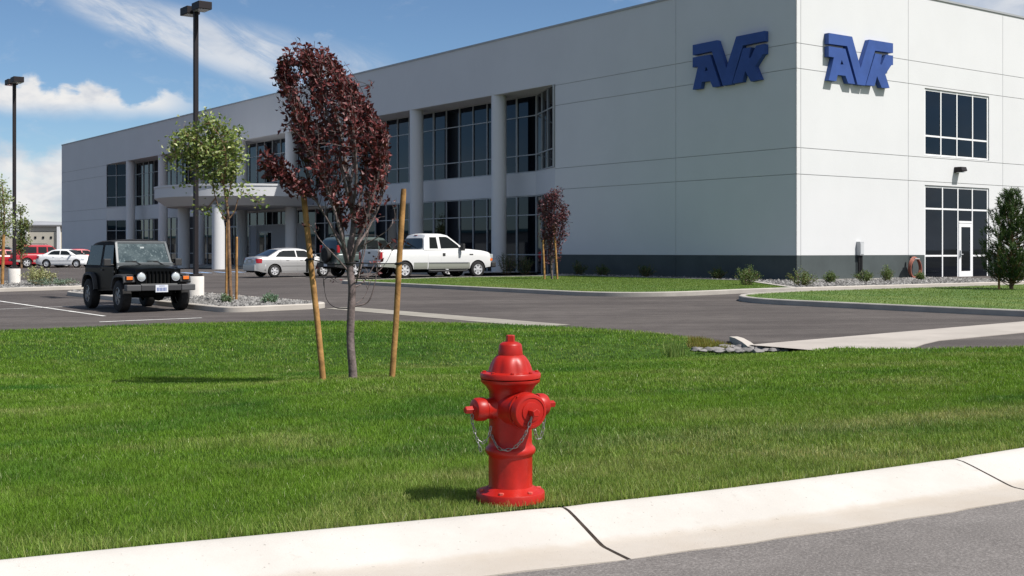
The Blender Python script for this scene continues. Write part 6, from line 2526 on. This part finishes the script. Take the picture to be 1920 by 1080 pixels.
# grille plate with seven slots
gr = MB()
gz0, gz1, gw = 0.60, 1.045, 0.555
slots = [(-0.285 + 0.095 * k - 0.030, -0.285 + 0.095 * k + 0.030) for k in range(7)]
xs_ = [-gw] + [x for s2 in slots for x in s2] + [gw]
for i in range(0, len(xs_) - 1):
    a, b = xs_[i], xs_[i + 1]
    if i % 2 == 0:
        gr.box(1.645, 1.685, a, b, 0.665, 0.99)
gr.box(1.645, 1.685, -gw, gw, 0.99, gz1)
gr.box(1.645, 1.685, -gw, gw, gz0, 0.665)
part('grille', gr, jb_, J)
part('radiator', MB().box(1.60, 1.64, -0.4, 0.4, 0.64, 1.0), M['under'], J)
for sg in (1, -1):
    mm = Matrix.Translation((1.685, sg * 0.432, 0.862)) @ Matrix.Rotation(R(90), 4, 'Y')
    hl = part('headlight', MB().lathe([(0.113, -0.02), (0.113, 0.018), (0.106, 0.026), (0.095, 0.022)], 32, mm, cap=False), M['chrome'], J, smooth=40)
    part('lens', MB().lathe([(0.096, 0.020), (0.07, 0.034), (0.03, 0.042), (0.0, 0.043)], 32, mm, cap=False), M['lamp_clear'], hl, smooth=60)
    # wheel flares
    for ax, r0, x_end in ((XF, 0.47, 1.62), (XR, 0.48, -1.72)):
        fl_ = MB()
        if ax > 0:
            pts = [(0.66, 0.56), (0.72, 0.72), (0.80, 0.85), (0.92, 0.905), (1.10, 0.925), (1.38, 0.925), (1.52, 0.905), (1.60, 0.86), (1.635, 0.74)]
            inn = 0.50
        else:
            pts = [(-0.66, 0.52), (-0.70, 0.68), (-0.80, 0.84), (-0.95, 0.925), (-1.15, 0.945), (-1.42, 0.935), (-1.58, 0.86), (-1.68, 0.70), (-1.71, 0.56)]
            inn = 0.74
        pc = catmull(pts, 28)
        rows = []
        for x, z in pc:
            cx, cz = ax, 0.42
            d = Vector((x - cx, z - cz)).normalized()
            rows.append([(x - d.x * 0.06, sg * inn, z - d.y * 0.06), (x - d.x * 0.0, sg * inn, z), (x, sg * 0.815, z - 0.004), (x - d.x * 0.006, sg * 0.845, z - 0.025), (x - d.x * 0.055, sg * 0.845, z - d.y * 0.075), (x - d.x * 0.07, sg * 0.82, z - d.y * 0.08)])
        fl_.loft(rows, close=True, cap=True)
        part('fender_flare', fl_, M['black_plastic'], J, smooth=40)
    # front wing top and inner wing
    part('wing', MB().box(0.66, 1.60, min(sg * 0.52, sg * 0.74), max(sg * 0.52, sg * 0.74), 0.86, 0.905), jb_, J, bevel=0.01)
    tl = part('turn_signal', MB().box(1.56, 1.655, min(sg * 0.615, sg * 0.80), max(sg * 0.615, sg * 0.80), 0.775, 0.885), M['black_plastic'], J, bevel=0.015)
    part('lens', MB().box(1.657, 1.668, min(sg * 0.635, sg * 0.782), max(sg * 0.635, sg * 0.782), 0.79, 0.87), M['lamp_amber'], tl, bevel=0.004)
    # door with opening glass, handle, mirror
    d = MB().box(-0.36, 0.66, min(sg * 0.747, sg * 0.765), max(sg * 0.747, sg * 0.765), 0.56, 1.10)
    do_ = part('door', d, jb_, J, bevel=0.008)
    part('handle', MB().box(-0.30, -0.16, min(sg * 0.766, sg * 0.79), max(sg * 0.766, sg * 0.79), 0.99, 1.03), M['black_plastic'], do_, bevel=0.006)
    part('hinge', MB().box(0.62, 0.74, min(sg * 0.766, sg * 0.785), max(sg * 0.766, sg * 0.785), 0.66, 0.70).box(0.62, 0.74, min(sg * 0.766, sg * 0.785), max(sg * 0.766, sg * 0.785), 0.96, 1.0), M['black_plastic'], do_)
    part('mirror', MB().box(0.54, 0.64, min(sg * 0.82, sg * 1.0), max(sg * 0.82, sg * 1.0), 1.12, 1.30).box(0.57, 0.61, min(sg * 0.74, sg * 0.83), max(sg * 0.74, sg * 0.83), 1.13, 1.17), M['black_plastic'], J, bevel=0.018)
    # side windows in the top
    yy = lambda z: 0.742 - (z - 1.08) * 0.16
    for poly in ([(-0.30, 1.13), (0.50, 1.13), (0.36, 1.64), (-0.30, 1.64)], [(-1.55, 1.13), (-0.48, 1.13), (-0.48, 1.64), (-1.48, 1.64)]):
        mb = MB().add([(x, sg * (yy(z) + 0.006), z) for x, z in poly], [(0, 1, 2, 3)])
        part('side_window', mb, principled('vinyl_window', (0.035, 0.035, 0.037), 0.25, 0.12), J)
# windscreen frame and glass
wf = MB()
a0, a1 = Vector((0.73, 0, 1.09)), Vector((0.40, 0, 1.725))
hw0, hw1 = 0.715, 0.655
for sg in (1, -1):
    wf.bar((a0.x, sg * (hw0 - 0.03), a0.z), (a1.x, sg * (hw1 - 0.03), a1.z), 0.06, 0.05)
wf.bar((a0.x - 0.01, -hw0, a0.z + 0.03), (a0.x - 0.01, hw0, a0.z + 0.03), 0.05, 0.16)
wf.bar((a1.x + 0.01, -hw1, a1.z - 0.02), (a1.x + 0.01, hw1, a1.z - 0.02), 0.05, 0.06)
part('windscreen_frame', wf, paint('faded_black', (0.10, 0.11, 0.115), 0.3, 0.3), J, bevel=0.006)


def mat_screen():  # speckled reflection painted into the base colour of the glass
    m = bpy.data.materials.new('reflection_speckled_screen')
    m.use_nodes = True
    t = NT(m.node_tree)
    b = t.n('ShaderNodeBsdfPrincipled')
    o = t.n('ShaderNodeOutputMaterial')
    t.put(o.inputs[0], b.outputs[0])
    vec = t.n('ShaderNodeTexCoord').outputs['Object']
    f = t.smooth(t.noise(vec, 17, 6, 0.7), 0.54, 0.68)
    g_ = t.smooth(t.noise(vec, 3, 3, 0.6), 0.35, 0.7)
    c = t.mix(g_, (0.035, 0.052, 0.058), (0.085, 0.11, 0.115))
    c = t.mix(t.m('MULTIPLY', f, 0.75), c, (0.20, 0.245, 0.25))
    t.put(b.inputs['Base Color'], c)
    b.inputs['Roughness'].default_value = 0.03
    b.inputs['Coat Weight'].default_value = 0.0
    b.inputs['Coat Roughness'].default_value = 0.02
    return m


n_ = Vector((0.635, 0, 0.33)).normalized()
g0, g1 = a0 + Vector((0, 0, 0.10)) + Vector((-0.05, 0, 0)), a1 + Vector((0.028, 0, -0.05))
wg = MB().add([tuple(g0 + Vector((0.012, -hw0 + 0.06, 0))), tuple(g0 + Vector((0.012, hw0 - 0.06, 0))), tuple(g1 + Vector((0.012, hw1 - 0.055, 0))), tuple(g1 + Vector((0.012, -hw1 + 0.055, 0)))], [(0, 1, 2, 3)])
part('windscreen', wg, mat_screen(), J)
part('interior_mirror', MB().box(0.485, 0.50, -0.05, 0.05, 1.50, 1.60), M['lamp_clear'], J)
for y0_, y1_ in ((-0.50, -0.20), (0.06, 0.36)):
    wp = MB()
    b0 = Vector((0.765, y0_ + 0.52 if False else y0_ + 0.62, 1.135))
    e0_ = Vector((0.715, y0_, 1.225))
    e1_ = Vector((0.705, y1_, 1.235))
    wp.tube([tuple(Vector((0.775, y1_ + 0.12, 1.13))), tuple(Vector((0.745, y1_ + 0.0, 1.20))), tuple(Vector((0.722, (y0_ + y1_) / 2, 1.232)))], 0.011, 6)
    wp.tube([tuple(e0_ + Vector((0, 0, 0.012))), tuple(e1_ + Vector((0.005, 0, 0.0)))], 0.012, 6)
    part('wiper', wp, M['black_rubber'], J)
# soft top
st_ = MB()
rows = []
for x, zt_, inset in ((-1.70, 1.60, 0.10), (-1.62, 1.68, 0.06), (-1.30, 1.735, 0.02), (-0.85, 1.765, 0.0), (-0.40, 1.775, 0.0), (0.0, 1.785, 0.0), (0.30, 1.76, 0.005), (0.43, 1.715, 0.01)):
    zlow = 1.06 if x < 0.2 else 1.06 + (x - 0.2) / 0.23 * 0.60
    half = []
    for z in (zlow, (zlow + 1.62) / 2, 1.60):
        half.append((x, 0.742 - (min(z, 1.66) - 1.08) * 0.16 - inset * (z - 1.0), min(z, zt_ - 0.07)))
    half.append((x, 0.635 - inset, zt_ - 0.045))
    half.append((x, 0.56 - inset, zt_ - 0.012))
    half.append((x, 0.30, zt_ + 0.006))
    half.append((x, 0.0, zt_ + 0.012))
    rows.append(half + [(p[0], -p[1], p[2]) for p in reversed(half[:-1])])
st_.loft(rows, cap=True)
part('soft_top', st_, flex, J, smooth=50)
part('roll_bar', MB().tube([(-0.55, -0.66, 1.08), (-0.55, -0.60, 1.50), (-0.55, 0.60, 1.50), (-0.55, 0.66, 1.08)], 0.03, 8), M['under'], J)
# bumper with end caps and plate
part('bumper', MB().box(1.74, 1.90, -0.50, 0.50, 0.525, 0.665), principled('bumper_grey', (0.035, 0.035, 0.037), 0.5, 0.4), J, bevel=0.012)
for sg in (1, -1):
    cp_ = MB().box(1.70, 1.905, min(sg * 0.503, sg * 0.86), max(sg * 0.503, sg * 0.86), 0.52, 0.672)
    part('bumper_end', cp_, principled('bumper_end_grey', (0.06, 0.06, 0.062), 0.6, 0.4), J, bevel=0.02)
    part('bumper_arm', MB().box(1.5, 1.74, min(sg * 0.34, sg * 0.42), max(sg * 0.34, sg * 0.42), 0.53, 0.64), M['under'], J)
part('bumper_cover', MB().box(1.66, 1.745, -0.46, 0.46, 0.60, 0.69), principled('bumper_pale', (0.10, 0.10, 0.10), 0.6, 0.3), J, bevel=0.01)
plt = part('plate', MB().box(1.903, 1.912, -0.156, 0.156, 0.485, 0.665), M['plate'], J, bevel=0.004)
ink = MB()
for k in range(7):
    y = -0.125 + k * 0.036
    ink.box(1.9125, 1.9145, y, y + 0.022, 0.515, 0.60)
ink.box(1.9125, 1.9145, -0.07, 0.07, 0.632, 0.645)
part('plate_marks', ink, M['plate_ink'], plt)
for ax in (XF, XR):
    for sg in (1, -1):
        wheel(J, ax, sg * 0.735, WR, 0.235, M['rim_grey'], 5, 0.215, sgn=sg, deep=0.05)
mm = Matrix.Translation((-1.76, -0.12, 1.02)) @ Matrix.Rotation(R(-90), 4, 'Y')
part('spare_wheel', MB().lathe([(0.0, .0), (.30, .0), (.36, .03), (.38, .08), (.38, .16), (.35, .21), (.22, .23), (0.0, .2)], 30, mm, cap=False), M['tyre'], J, smooth=40)
